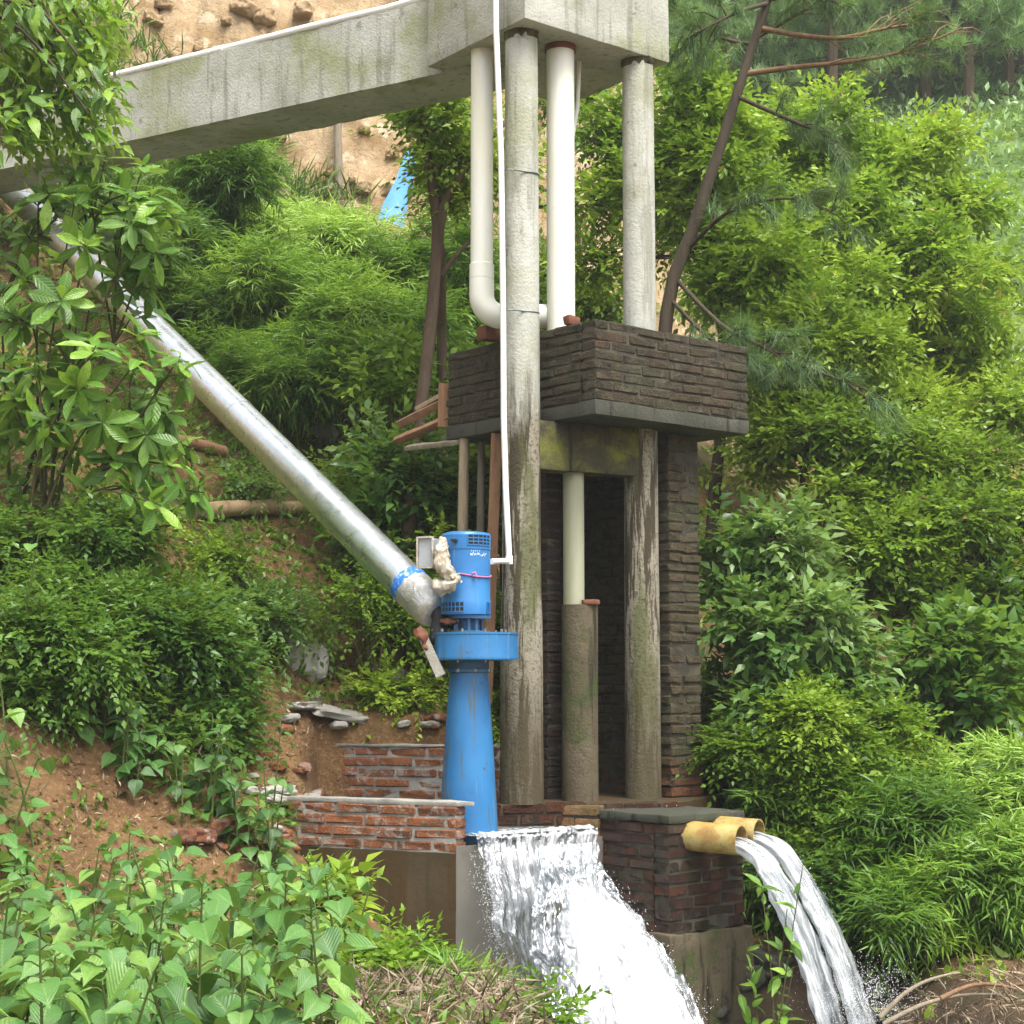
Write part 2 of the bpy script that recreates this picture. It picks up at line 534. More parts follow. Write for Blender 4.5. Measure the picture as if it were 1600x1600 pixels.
    MAT['blue_tape'] = m.done(m.pbr(c, .4))

    def paint(name, a, b, rust, chip):
        m = M(name)
        p = m.pos()
        c = m.mix(m.ramp(m.noise(p, 4, 5), .3, .7), a, b)
        st = m.noise(m.pos((11, 11, .9)), 1.7, 6, .7)
        c = m.mix(m.ramp(st, .52, .66, 0, rust), c, (.075, .085, .05))
        c = m.mix(m.ramp(m.noise(p, 14, 6, .75), .63, .68, 0, chip), c, (.05, .045, .04))
        c = m.mix(m.ramp(m.noise(m.pos((16, 16, 1)), 2.3, 5), .6, .75, 0, .35), c, (.30, .48, .66))
        return m.done(m.pbr(c, m.ramp(m.noise(p, 7, 4), .3, .7, .34, .52), nrm=m.bump(m.noise(p, 30, 5), .15, .006)))
    MAT['blue'] = paint('blue_paint', (.018, .135, .36), (.028, .18, .44), .3, .6)
    MAT['blue_worn'] = paint('blue_paint_worn', (.015, .12, .30), (.026, .165, .38), .9, .9)
    MAT['blue_dark'] = paint('blue_paint_dark', (.02, .085, .18), (.03, .12, .25), .6, .7)
    def flat(name, col, rough=.6, metal=0.0, var=.35):
        m = M(name)
        p = m.pos()
        c = m.mix(m.ramp(m.noise(p, 20, 5, .7), .4, .75, 0, var), col, tuple(x * .4 for x in col))
        return m.done(m.pbr(c, rough, metal, nrm=m.bump(m.noise(p, 40, 4), .2, .006)))
    MAT['black'] = flat('vent_black', (.012, .013, .015), .7)
    MAT['bolt'] = flat('bolt_steel', (.30, .29, .26), .45, .8)
    MAT['grey_box'] = flat('grey_box', (.35, .38, .40), .45)
    MAT['wire'] = flat('wire_green_grey', (.10, .13, .13), .5, .4)
    MAT['string'] = flat('pink_string', (.55, .16, .30), .8)
    MAT['white_mark'] = flat('white_mark', (.75, .77, .8), .6)
    MAT['rust'] = flat('rusty_orange', (.17, .06, .028), .8, 0, .6)
    MAT['tarp'] = flat('blue_tarp', (.07, .25, .55), .55, 0, .4)
    m = M('plastic_bag')
    p = m.pos()
    c = m.mix(m.ramp(m.noise(p, 22, 5, .6), .4, .7), (.80, .76, .66), (.58, .47, .31))
    pr = m.pbr(c, .35, nrm=m.bump(m.noise(m.pos((1, 1, .35)), 45, 5, .6, 1.0), 1.0, .03), spec=.6)
    tr = m.n('ShaderNodeBsdfTranslucent')
    m.set(tr.inputs[0], c)
    MAT['bag'] = m.done(m.mixsh(.35, pr, tr.outputs[0]))

    def wood(name, a, b, dk):
        m = M(name)
        p = m.pos((7, 7, .9))
        c = m.mix(m.ramp(m.noise(p, 3, 6, .65), .3, .7), a, b)
        c = m.mix(m.ramp(m.noise(m.pos((20, 20, 1.5)), 3, 6, .7), .55, .68, 0, .7), c, dk)
        return m.done(m.pbr(c, .85, nrm=m.bump(m.noise(m.pos((20, 20, 1.5)), 3, 6, .7), .6, .01), spec=.3))
    MAT['pole'] = wood('pole_wood', (.25, .19, .12), (.34, .27, .18), (.11, .08, .05))
    MAT['board'] = wood('board_wood', (.23, .12, .065), (.31, .18, .10), (.08, .045, .03))
    MAT['log'] = wood('log_wood', (.24, .165, .09), (.33, .24, .14), (.09, .06, .035))
    MAT['bark'] = wood('bark', (.045, .034, .022), (.075, .058, .038), (.016, .012, .009))
    MAT['bark_red'] = wood('bark_red', (.085, .058, .036), (.13, .09, .058), (.03, .022, .016))
    MAT['bark_pale'] = wood('bark_pale', (.20, .165, .12), (.28, .235, .17), (.09, .07, .05))
    MAT['twig'] = wood('twig', (.05, .045, .02), (.09, .08, .03), (.03, .025, .015))
    MAT['stem'] = wood('green_stem', (.07, .10, .025), (.11, .15, .04), (.05, .06, .02))
    MAT['dead_twig'] = wood('dead_twig', (.17, .095, .05), (.24, .15, .085), (.09, .05, .028))

    # water
    m = M('falling_water')
    uv = m.pos((1, 1, 1), 'uv')
    f1 = m.noise(m.pos((16, 1.6, 1), 'uv'), 1.0, 6, .68, .6)
    f2 = m.noise(m.pos((46, 5, 1), 'uv'), 1.0, 4, .65, .4)
    body = m.n('ShaderNodeAttribute', attribute_name='foam').outputs['Fac']
    fo = m.math('ADD', m.math('ADD', m.math('MULTIPLY', f1, .7), m.math('MULTIPLY', f2, .4)), body)
    foam = m.ramp(fo, .53, .76)
    nb = m.bump(m.math('ADD', f1, m.math('MULTIPLY', f2, .6)), .7, .03)
    white = m.pbr((.60, .62, .64), .35, nrm=nb, spec=.5)
    trl = m.n('ShaderNodeBsdfTranslucent')
    trl.inputs[0].default_value = (.85, .88, .9, 1)
    white = m.mixsh(.25, white, trl.outputs[0])
    gl = m.n('ShaderNodeBsdfGlossy')
    gl.inputs['Color'].default_value = (.8, .83, .86, 1)
    gl.inputs['Roughness'].default_value = .12
    m.set(gl.inputs['Normal'], nb)
    tp = m.n('ShaderNodeBsdfTransparent')
    tp.inputs[0].default_value = (.82, .85, .86, 1)
    clear = m.mixsh(.28, tp.outputs[0], gl.outputs[0])
    MAT['fall'] = m.done(m.mixsh(foam, clear, white))
    m = M('spray')
    MAT['spray'] = m.done(m.pbr((.88, .9, .92), .15, spec=.6))
    m = M('pool_water')
    p = m.pos()
    nb = m.bump(m.noise(p, 22, 5, .6, 1.0), .9, .03)
    c = m.mix(m.ramp(m.noise(p, 15, 6, .7, 1.2), .50, .62), (.10, .12, .11), (.75, .78, .78))
    MAT['pool'] = m.done(m.pbr(c, .08, nrm=nb, spec=.6))

    # foliage
    MAT['lf_bright'] = leaf_mat('leaf_bright', (.075, .160, .012), (.20, .35, .026), (.38, .52, .06), bright_dead=(.42, .27, .08))
    MAT['lf_mid'] = leaf_mat('leaf_mid', (.055, .120, .012), (.16, .28, .022), (.30, .42, .04), bright_dead=(.40, .26, .08))
    MAT['lf_bamboo'] = leaf_mat('leaf_bamboo', (.055, .140, .016), (.14, .28, .030), (.29, .46, .05), rough=.38)
    MAT['lf_bamboo_pale'] = leaf_mat('leaf_bamboo_pale', (.11, .23, .03), (.22, .40, .06), (.37, .55, .10), rough=.4)
    MAT['lf_dark'] = leaf_mat('leaf_dark', (.030, .085, .016), (.070, .165, .026), (.14, .26, .045), rough=.36)
    MAT['lf_cool'] = leaf_mat('leaf_cool', (.050, .125, .030), (.105, .22, .052), (.22, .34, .11), rough=.33)
    MAT['lf_pine'] = leaf_mat('leaf_pine', (.055, .115, .050), (.10, .19, .075), (.18, .29, .12), rough=.5, trans=.22)
    MAT['lf_far'] = leaf_mat('leaf_far_pine', (.14, .25, .09), (.26, .42, .17), (.42, .58, .30), rough=.6, trans=.3)  # distance haze painted in: leaf greens made paler than real pine
    MAT['lf_fern'] = leaf_mat('leaf_fern', (.07, .15, .05), (.13, .23, .09), (.22, .32, .16), rough=.4)
    MAT['lf_grass'] = leaf_mat('leaf_grass', (.05, .12, .016), (.11, .23, .03), (.20, .33, .05), bright_dead=(.36, .27, .14))
    MAT['straw'] = leaf_mat('straw', (.13, .09, .05), (.26, .19, .12), (.44, .36, .26), rough=.8, trans=.1)
    MAT['leaf_whorl'] = single_leaf_mat('leaf_whorl', (.060, .15, .020), (.13, .29, .030), (.26, .45, .05), rough=.36, trans=.34)
    MAT['leaf_heart'] = single_leaf_mat('leaf_heart', (.050, .140, .032), (.10, .24, .050), (.22, .38, .075), rough=.45)
    MAT['leaf_heart_dark'] = single_leaf_mat('leaf_heart_dark', (.035, .105, .024), (.065, .17, .036), (.12, .25, .05), rough=.42)
    MAT['leaf_droop'] = single_leaf_mat('leaf_droop', (.055, .14, .016), (.13, .28, .024), (.28, .45, .04), rough=.38, trans=.38)
build_materials()

# ================================================================== SETTING
def build_terrain():
    xs = np.concatenate([np.linspace(-70, -8, 30)[:-1], np.arange(-8, -5, .15), np.arange(-5, 3.2, .05), np.arange(3.2, 8, .15), np.linspace(8, 70, 30)])
    ys = np.concatenate([np.linspace(-30, 3, 12)[:-1], np.arange(3, 7, .12), np.arange(7, 11.6, .05), np.arange(11.6, 17, .1), np.arange(17, 23, .055), np.arange(23, 40, .6), np.linspace(40, 95, 40)])
    X, Y = np.meshgrid(xs, ys)
    Z = height(X, Y)
    nx, ny = len(xs), len(ys)
    idx = np.arange(nx * ny).reshape(ny, nx)
    F = np.stack([idx[:-1, :-1], idx[:-1, 1:], idx[1:, 1:], idx[1:, :-1]], -1).reshape(-1, 4)
    me = np_mesh('hillside', np.stack([X, Y, Z], -1).reshape(-1, 3), F, MAT['soil'], smooth=True)
    a = me.attributes.new('cliff', 'FLOAT', 'POINT')
    a.data.foreach_set('value', cliff_mask(X, Y).ravel().astype(np.float32))
    gr = sm(17, 23, Y) * (1 - cliff_mask(X, Y))
    a = me.attributes.new('green', 'FLOAT', 'POINT')
    a.data.foreach_set('value', gr.ravel().astype(np.float32))
    wet = sm(.15, -.1, Z) * sm(4.5, 6, Y) * sm(11, 10, Y)
    a = me.attributes.new('wet', 'FLOAT', 'POINT')
    a.data.foreach_set('value', wet.ravel().astype(np.float32))
    o = link('ground', me)
    o['kind'] = 'structure'
build_terrain()

# ================================================================== BRICKWORK
_bm = {}
def brick_mesh(mat, L, T, Hh, var):
    L = round(L / .02) * .02
    key = (mat.name, round(L, 2), round(T, 3), Hh, var)
    if key not in _bm:
        bm = bmesh.new()
        bmesh.ops.create_cube(bm, size=1)
        for v in bm.verts:
            v.co = Vector((v.co.x * L, v.co.y * T, v.co.z * Hh))
        bmesh.ops.bevel(bm, geom=bm.edges[:], offset=.008, segments=1, affect='EDGES')
        rr = random.Random(str(key))
        for v in bm.verts:
            v.co += Vector((rr.uniform(-1, 1), rr.uniform(-1, 1), rr.uniform(-1, 1))) * .0050
        me = bpy.data.meshes.new('brick')
        bm.to_mesh(me)
        bm.free()
        me.materials.append(mat)
        _bm[key] = me
    return _bm[key]

def wall(parent, p0, d, L, T, z0, n, mat, mortar, CH=.063, bl=.24, j=.011, shift=0, side=1, seed=1, core=True, skip=0.0, proud=.004, topcap=True, split=False):
    """courses of bricks from p0 along d; the wall's thickness lies to the left (side=1) or right of d"""
    d = Vector((d[0], d[1], 0)).normalized()
    nin = Vector((-d.y, d.x, 0)) * side
    p0 = Vector((p0[0], p0[1], 0))
    rr = random.Random(seed)
    ang = math.atan2(d.y, d.x)
    if core:
        g = G()
        e = .007
        a, b = p0 + d * e + nin * e, p0 + d * (L - e) + nin * e
        c, q = p0 + d * (L - e) + nin * (T - e), p0 + d * e + nin * (T - e)
        poly = [a, b, c, q] if side == 1 else [q, c, b, a]
        g.prism(poly, z0 + .001, z0 + n * CH - (.004 if topcap else .012))
        obj('mortar', g, mortar, parent, sub=3, rough=.012, seed=seed)
    for k in range(n):
        x = -(bl / 2 if (k + shift) % 2 else 0)
        while x < L - .02:
            bb = bl * rr.uniform(.82, 1.16)
            a, b = max(x, 0), min(x + bb - j, L)
            x += bb
            if L - x < .05: b, x = L, L
            if b - a < .03 or rr.random() < skip:
                continue
            cuts = [(0.0, T)]
            if split:
                fr = rr.choice([(0, .5, 1), (0, 1), (0, .36, 1), (0, .64, 1), (0, .5, 1)])
                cuts = [(fr[q] * T + (j / 2 if q else 0), fr[q + 1] * T - (j / 2 if fr[q + 1] < 1 else 0)) for q in range(len(fr) - 1)]
            for t0, t1 in cuts:
                me = brick_mesh(mat, b - a, t1 - t0, CH - j, rr.randrange(4))
                o = bpy.data.objects.new('brick', me)
                COL.objects.link(o)
                o.parent = parent
                c = p0 + d * ((a + b) / 2 + (rr.uniform(-proud, proud) if split else 0)) + nin * ((t0 + t1) / 2 - rr.uniform(-proud, proud)) + Vector((0, 0, z0 + k * CH + CH / 2 + rr.uniform(-.003, .003)))
                o.location = c - ORG[parent]
                o.rotation_euler = (rr.uniform(-.02, .02), rr.uniform(-.016, .016), ang + rr.uniform(-.02, .02) + (math.pi if rr.random() < .5 else 0))

# ---- rotation of the tower: u to the right and back, v to the left and back
TA = math.radians(40)
U = Vector((math.cos(TA), math.sin(TA), 0))
V = Vector((-math.sin(TA), math.cos(TA), 0))

def flat(p): return Vector((p[0], p[1], 0))

# ---- brick tank
A = at(930, 497, 9.5)
ZT = A.z                                   # top of tank
ZB = zat(646, 9.5)                         # underside of its slab
TL_U, TL_V = 1.31, 1.40
A0 = flat(A)
tank = thing('brick_tank', 'square tank of dark mossy bricks on a concrete slab above the columns', 'tank', (A.x + .2, A.y + .9, ZB))
band_h = .085
zc = ZB + band_h
nc = 8
CHT = (ZT - zc) / nc
wall(tank, A0, U, TL_U, .12, zc, nc, MAT['brick_mossy'], MAT['mortar_dark'], CH=CHT, seed=2, j=.008)
wall(tank, A0 + V * .125, V, TL_V - .125, .12, zc, nc, MAT['brick_mossy'], MAT['mortar_dark'], CH=CHT, shift=1, side=-1, seed=3, j=.008)
wall(tank, A0 + V * TL_V + U * .125, U, TL_U - .125, .12, zc, nc, MAT['brick_mossy'], MAT['mortar_dark'], CH=CHT, side=-1, seed=4, j=.008)
wall(tank, A0 + U * TL_U + V * .125, V, TL_V - .25, .12, zc, nc, MAT['brick_mossy'], MAT['mortar_dark'], CH=CHT, side=1, seed=5, j=.008)
g = G()
e = .001
g.prism([A0 - U * e - V * e, A0 + U * (TL_U + e) - V * e, A0 + U * (TL_U + e) + V * (TL_V + e), A0 - U * e + V * (TL_V + e)], ZB, zc)
obj('slab', g, MAT['band'], tank, bevel=.006, sub=3, rough=.012)

# ---- columns
C1 = Vector((at(815, 700, 9.75).x, 9.75, 0))
C3 = Vector((at(1001, 700, 10.2).x, 10.2, 0))
ZP = .88                                   # platform top
HC = at(820, 28, 9.5)                      # lower front corner of the head
ZH = HC.z
def column(c, r0, r1, label):
    t = thing('concrete_column', label, 'column', (c.x, c.y, ZP))
    g = G()
    n = 26
    pts = [Vector((c.x, c.y, ZP + (ZH + .01 - ZP) * i / n)) for i in range(n + 1)]
    rad = []
    for i in range(n + 1):
        z = pts[i].z
        r = r0 + (r1 - r0) * i / n
        rad.append(r * (1.05 if z < 2.02 and c is C1 else 1.0))
    g.tube(pts, rad, 30, wob=.018, seed=int(c.y * 10))
    obj('shaft', g, MAT['column'], t, smooth=True, angle=60)
    g = G()      # rough mortar collar at the top
    g.tube([Vector((c.x, c.y, ZH - .05)), Vector((c.x, c.y, ZH - .02)), Vector((c.x, c.y, ZH + .012))], [r1 * 1.01, r1 * 1.07, r1 * 1.12], 20, wob=.16, seed=4)
    obj('collar', g, MAT['lintel'], t, smooth=True, angle=60)
    return t
column(C1, .122, .098, 'tall concrete column with a thin white conduit tied to it')
column(C3, .110, .098, 'tall concrete column that rises through the brick tank')

# lintel between the two columns, under the tank
w = (C3 - C1).normalized()
wn_ = Vector((-w.y, w.x, 0))
g = G()
zl0 = zat(738, 9.9)
g.prism([C1 - wn_ * .075 - w * .02, C3 - wn_ * .075 + w * .02, C3 + wn_ * .075 + w * .02, C1 + wn_ * .075 - w * .02], zl0, ZB - .002)
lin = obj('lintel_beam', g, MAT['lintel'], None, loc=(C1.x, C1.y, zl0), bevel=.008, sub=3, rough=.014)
tag(lin, 'mossy concrete lintel spanning the columns under the brick tank', 'lintel')

# ---- concrete head and channel
HA = math.radians(38)
HU = Vector((math.cos(HA), math.sin(HA), 0))
HV = Vector((-math.sin(HA), math.cos(HA), 0))
H0 = flat(HC)
aq = thing('concrete_aqueduct', 'pale algae-stained concrete channel with a boxy head on tall columns', 'aqueduct', (HC.x, HC.y + .5, ZH))
LU, LV = 1.17, 1.0
g = G()
g.prism([H0, H0 + HU * LU, H0 + HU * LU + HV * LV, H0 + HV * LV], ZH, ZH + .78)
obj('head_box', g, MAT['concrete'], aq, bevel=.008, sub=4, rough=.012)
B0 = at(708, 102, 10.2)
BD = Vector((-.862, .507, 0)).normalized()
BN = Vector((BD.y, -BD.x, 0))              # towards the back
BN = -BN if BN.y < 0 else BN
b0 = flat(B0) - BD * .25 + BN * .10
bw, bh, blen = .47, .50, 8.5
g = G()
prof = [(0, 0), (bw, 0), (bw, bh + .19), (bw - .08, bh + .19), (bw - .08, .1), (.08, .1), (.08, bh), (0, bh)]
nseg = 60
vs = []
for i in range(nseg + 1):
    for s0, z0_ in prof:
        q = b0 + BN * s0 + BD * (blen * i / nseg)
        vs.append((q.x, q.y, ZH - .012 + z0_))
m_ = len(prof)
fs = [[i * m_ + k, (i + 1) * m_ + k, (i + 1) * m_ + (k + 1) % m_, i * m_ + (k + 1) % m_] for i in range(nseg) for k in range(m_)]
fs += [list(range(m_)), [nseg * m_ + k for k in range(m_)][::-1]]
g.add(vs, fs)
obj('channel', g, MAT['concrete'], aq, sub=2, rough=.016)

# white pipe lying on the channel wall
cp = thing('white_pipe', 'white plastic pipe lying along the top edge of the concrete channel', 'pipe', (B0.x, B0.y, ZH + bh))
g = G()
zt = ZH - .012 + bh + .027
pp = []
for i in range(24):
    s = .15 + (blen - .5) * i / 23
    q = b0 + BN * (.018 + .006 * math.sin(i * 1.3)) + BD * s
    pp.append((q.x, q.y, zt + max(0, .9 - s) ** 2 * .12))
g.tube(pp, .026, 12)
obj('pipe', g, MAT['conduit'], cp, smooth=True)
g = G()
g.tube([pp[3], pp[4]], .0, 3)
g = G()
for i in (6, 13):
    a, b = Vector(pp[i]), Vector(pp[i + 1])
    d = (b - a).normalized()
    g.tube([a, a + d * .09], .031, 12)
obj('coupling', g, MAT['conduit'], cp, smooth=True)

# ---- white drain pipes under the head
P2 = Vector((at(876, 300, 9.95).x, 9.95, 0))
P1 = Vector((at(753, 300, 10.03).x, 10.03, 0))
dp = thing('drain_pipe', 'thick white plastic downpipe from the head into the brick tank', 'pipe', (P2.x, P2.y, ZT - .3))
g = G()
g.tube([(P2.x, P2.y, ZT - .3), (P2.x, P2.y, 4.4), (P2.x, P2.y, ZH + .05)], .086, 28)
obj('pipe', g, MAT['pvc'], dp, smooth=True)
g = G()
g.tube([(P2.x, P2.y, ZH - .035), (P2.x, P2.y, ZH + .01)], .098, 28)
obj('collar', g, MAT['rust'], dp, smooth=True)
ze = zat(495, 10.03)
dp = thing('drain_pipe', 'white plastic downpipe with an elbow, left of the conduit', 'pipe', (P1.x, P1.y, ze))
g = G()
g.tube([(P1.x, P1.y, ze + .24), (P1.x, P1.y, 4.5), (P1.x, P1.y, ZH + .03)], .070, 26)
obj('pipe', g, MAT['pvc'], dp, smooth=True)
g = G()
g.tube([(P1.x, P1.y, ze + .33), (P1.x, P1.y, ze + .325), (P1.x, P1.y, ze + .20)], [.070, .0765, .0765], 26)
ring = []
for i in range(10):
    a = math.pi / 2 * i / 9
    ring.append((P1.x + .13 * (1 - math.cos(a)), P1.y, ze + .13 - .13 * math.sin(a)))
g.tube([(P1.x, P1.y, ze + .22)] + ring + [(P1.x + .24, P1.y, ze)], .077, 26)
obj('elbow', g, MAT['pvc'], dp, smooth=True)
g = G()
g.tube([(P1.x + .22, P1.y, ze), (P2.x - .095, P1.y - .02, ze)], .065, 22)
g.tube([(P2.x - .14, P1.y - .02, ze), (P2.x - .085, P1.y - .02, ze)], .073, 22)
obj('cross_pipe', g, MAT['pvc'], dp, smooth=True)
g = G()
zz = zat(438, 10.03)
g.tube([(P1.x + .073 * math.cos(2 * math.pi * k / 24), P1.y + .073 * math.sin(2 * math.pi * k / 24), zz + .008 * math.cos(2 * math.pi * k / 24 + 2)) for k in range(25)], .004, 6)
obj('wire_tie', g, MAT['wire'], dp)
tp_ = thing('thin_pipe', 'slim white pipe hanging down behind the thick downpipe', 'pipe', (P2.x + .13, 10.25, 4.4))
g = G()
g.tube([(P2.x + .13, 10.2, ZH + .01), (P2.x + .115, 10.2, ZH - .3), (P2.x + .03, 10.2, ZH - .8)], .014, 10)
obj('pipe', g, MAT['pvc'], tp_, smooth=True)
# brick supports resting on the tank rim under the elbow
for (px, py, Y, s, lab) in ((766, 530, 10.16, .9, 'orange brick piece propped under the pipe elbow on the tank rim'), (893, 500, 9.72, .6, 'small red brick piece lying on the tank rim beside the thick downpipe')):
    q = at(px, py, Y)
    g = G()
    g.box((q.x, q.y, ZT + .042 * s + .004), U * .15 * s, V * .1 * s, (0, 0, .085 * s))
    o = obj('brick_piece', g, MAT['rust'], None, loc=(q.x, q.y, ZT), bevel=.01, sub=1, rough=.02)
    tag(o, lab, 'brick')

# ---- thin conduit down the column to the motor
TX, TY = at(733, 1000, 9.35).x, 9.35
cd = thing('conduit', 'thin white conduit running down the column to the blue motor', 'conduit', (at(779, 600, 9.58).x, 9.58, ZP + .6))
path = [at(773, -260, 9.52), at(775, 40, 9.54), at(783, 250, 9.57), at(786, 480, 9.58), at(787, 650, 9.575), at(790, 760, 9.57), at(795, 860, 9.57)]
g = G()
cv = [Vector(p) for p in path]
elb = at(795.5, 876, 9.57)
g.tube(cv + [elb], .0175, 12)
obj('pipe', g, MAT['conduit'], cd, smooth=True)
g = G()
mot_r = .137
end = Vector((TX + mot_r * .9, TY + .02, zat(877, 9.35)))
g.tube([elb + Vector((0, 0, -.002)), elb.lerp(end, .5), end], .0165, 12)
g.tube([elb + Vector((0, 0, .028)), elb + Vector((0, 0, -.02))], .0215, 12)
obj('elbow', g, MAT['conduit'], cd, smooth=True)
for zz in (zat(270, 9.7), zat(487, 9.7)):
    g = G()
    rr_ = C1.copy()
    n = 30
    g.tube([(C1.x + (.106 + .062 * max(0, math.cos(2 * math.pi * k / n - math.radians(236))) ** 10) * math.cos(2 * math.pi * k / n), C1.y + (.106 + .062 * max(0, math.cos(2 * math.pi * k / n - math.radians(236))) ** 10) * math.sin(2 * math.pi * k / n), zz + .01 * math.sin(2 * math.pi * k / n)) for k in range(n + 1)], .0045, 6)
    obj('wire_tie', g, MAT['wire'], cd)

# ---- sleeve pipe and drop pipe under the tank
S = Vector((at(906, 1000, 9.98).x, 9.98, 0))
zs = zat(945, 9.98)
sl = thing('concrete_sleeve', 'short mossy concrete pipe standing between the columns', 'pipe', (S.x, S.y, ZP))
g = G()
g.pipe((S.x, S.y, ZP), (S.x + .0005, S.y, zs), .108, .022, 28)
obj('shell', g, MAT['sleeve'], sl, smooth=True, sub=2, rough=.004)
dr = thing('drop_pipe', 'dim white plastic pipe dropping from the tank into the concrete sleeve', 'pipe', (S.x - .03, S.y, zs))
g = G()
g.tube([(S.x - .035, S.y, zs - .25), (S.x - .035, S.y, ZB + .01)], .064, 26)
obj('pipe', g, MAT['pvc_dull'], dr, smooth=True)
for i, (dx, dy, sc) in enumerate(((.05, -.08, .05), (.085, -.05, .035))):
    g = G()
    g.box((S.x + dx, S.y + dy, zs + .014), (sc * 1.6, .01, 0), (-.01, sc, 0), (0, 0, .026))
    o = obj('brick_chip', g, MAT['rust'], None, loc=(S.x + dx, S.y + dy, zs), bevel=.005, rough=.01)
    tag(o, ('larger', 'smaller')[i] + ' of two brick chips lying on the rim of the concrete sleeve', 'brick chip')

# ---- brick enclosure: right pier wall and back wall
PF = Vector((at(1046, 900, 10.2).x, 10.2, 0))       # front left corner of pier
pier_n = int(round((ZB - .004 - ZP) / .063))
pier = thing('brick_enclosure', 'tall dark brick wall under the tank, wrapping behind the columns', 'wall', (PF.x + .1, PF.y + .3, ZP))
pch = (ZB - .006 - ZP) / pier_n
wall(pier, PF + U * .27, V, .80, .27, ZP, pier_n, MAT['brick_pier'], MAT['mortar_dark'], CH=pch, seed=11, side=1, bl=.25, proud=.007, split=True)
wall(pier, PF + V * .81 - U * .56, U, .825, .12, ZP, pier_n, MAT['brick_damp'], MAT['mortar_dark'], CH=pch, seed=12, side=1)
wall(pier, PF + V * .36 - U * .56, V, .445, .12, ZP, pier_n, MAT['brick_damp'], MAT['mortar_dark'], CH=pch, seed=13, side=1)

# ---- platform
def wall_line(z, *pts): pass
BK = at(1045, 1275, 9.2)
bk = flat(BK)
ZBK = BK.z
plat = thing('platform', 'wet dark concrete platform under the columns with a brick edge', 'platform', (.4, 10.2, -.3))
pf0, pf1 = Vector((-.16, 9.60, 0)), Vector((.98, 9.80, 0))
g = G()
g.prism([pf0 + Vector((0, .015, 0)), pf1 + Vector((0, .015, 0)), PF + U * .36 - V * .04, PF + U * .36 + V * 1.0, PF - U * 1.15 + V * 1.0, Vector((-.22, 10.3, 0))], -.4, ZP)
obj('body', g, MAT['base'], plat, sub=3, rough=.015)
wall(plat, pf0 + Vector((0, -.002, 0)), (pf1 - pf0), (pf1 - pf0).length, .11, ZP - .119, 2, MAT['brick_wet'], MAT['mortar_dark'], CH=.063, seed=21, core=False, proud=.008)

# ---- pipe block with the yellow outlets
blk = thing('brick_block', 'wet dark red brick block from which two yellow pipes pour water', 'block', (BK.x, BK.y + .4, -.3))
bl_u, bl_v = .60, .72
zbb = zat(1462, 9.2)
nb_ = int(round((ZBK - .045 - zbb) / .063))
bch = (ZBK - .045 - zbb) / nb_
wall(blk, bk, U, bl_u, .12, zbb, nb_, MAT['brick_wet'], MAT['mortar_dark'], CH=bch, seed=31, proud=.006)
wall(blk, bk + V * .122, V, bl_v - .122, .12, zbb, nb_, MAT['brick_wet'], MAT['mortar_dark'], CH=bch, shift=1, side=-1, seed=32, proud=.006)
wall(blk, bk + U * bl_u + V * .122, V, bl_v - .122, .12, zbb, nb_, MAT['brick_wet'], MAT['mortar_dark'], CH=bch, shift=1, side=1, seed=33, proud=.006)
g = G()
g.prism([bk + U * .11 + V * .11, bk + U * (bl_u - .11) + V * .11, bk + U * (bl_u - .11) + V * bl_v, bk + U * .11 + V * bl_v], zbb, ZBK - .05)
obj('core', g, MAT['mortar_dark'], blk)
g = G()
g.prism([bk - U * .004 - V * .004, bk + U * (bl_u + .01) - V * .004, bk + U * (bl_u + .01) + V * bl_v, bk - U * .004 + V * bl_v], ZBK - .044, ZBK)
obj('cap', g, MAT['band'], blk, bevel=.008, sub=3, rough=.012)
g = G()
g.prism([bk - U * .02 - V * .02, bk + U * (bl_u + .05) - V * .02, bk + U * (bl_u + .05) + V * bl_v, bk - U * .02 + V * bl_v], -.5, zbb - .002)
obj('plinth', g, MAT['sleeve'], blk, bevel=.01, sub=3, rough=.03)
YAX = Vector((.845, -.53, -.03)).normalized()
mouths = []
for (px, py, Y, lab) in ((1158, 1313, 9.17, 'yellow outlet pipe beside the brick block corner, gushing water'), (1186, 1303, 9.35, 'yellow outlet pipe further along the brick block face, gushing water')):
    m1 = at(px, py, Y)
    m0 = m1 - YAX * .52
    t = thing('outlet_pipe', lab, 'pipe', m0)
    g = G()
    g.pipe(m0, m1, .082, .007, 32)
    obj('shell', g, MAT['pvc_yellow'], t, smooth=True)
    mouths.append(m1)

# ---- turbine chamber
WD = Vector((-.9, .43, 0)).normalized()
LD = Vector((.8, .6, 0))
LN = Vector((.6, -.8, 0))                  # the way the water leaves
K = flat(at(712, 1322, 9.0))
ZF = zat(1255, 9.0)
ZW = zat(1304, 9.15)                       # water level
zfb = ZF - 4 * .063 - .015
ch = thing('turbine_chamber', 'concrete chamber with low red brick walls around the blue turbine', 'chamber', (K.x, K.y + .5, -.4))
wall(ch, K + WD * 1.06, -WD, 1.06, .12, zfb, 4, MAT['brick_red'], MAT['mortar'], seed=41, side=1, proud=.006, topcap=False)
g = G()
kw = [K + WD * 1.065, K + LD * .005, K + LD * .125, K + WD * 1.06 + Vector((.05, .125, 0))]
g.prism(kw, zfb + 4 * .063 - .006, ZF + .004)
obj('coping', g, MAT['mortar'], ch, bevel=.005, sub=3, rough=.014)
R = K + LD * .98
g = G()
g.prism([K + WD * 1.12, K, K + LD * .13, K + WD * 1.05 + Vector((.06, .14, 0))], -.5, zfb - .001)
obj('base_wall', g, MAT['base'], ch, sub=3, rough=.012)
g = G()
k2 = K + LD * .001 + LN * .004
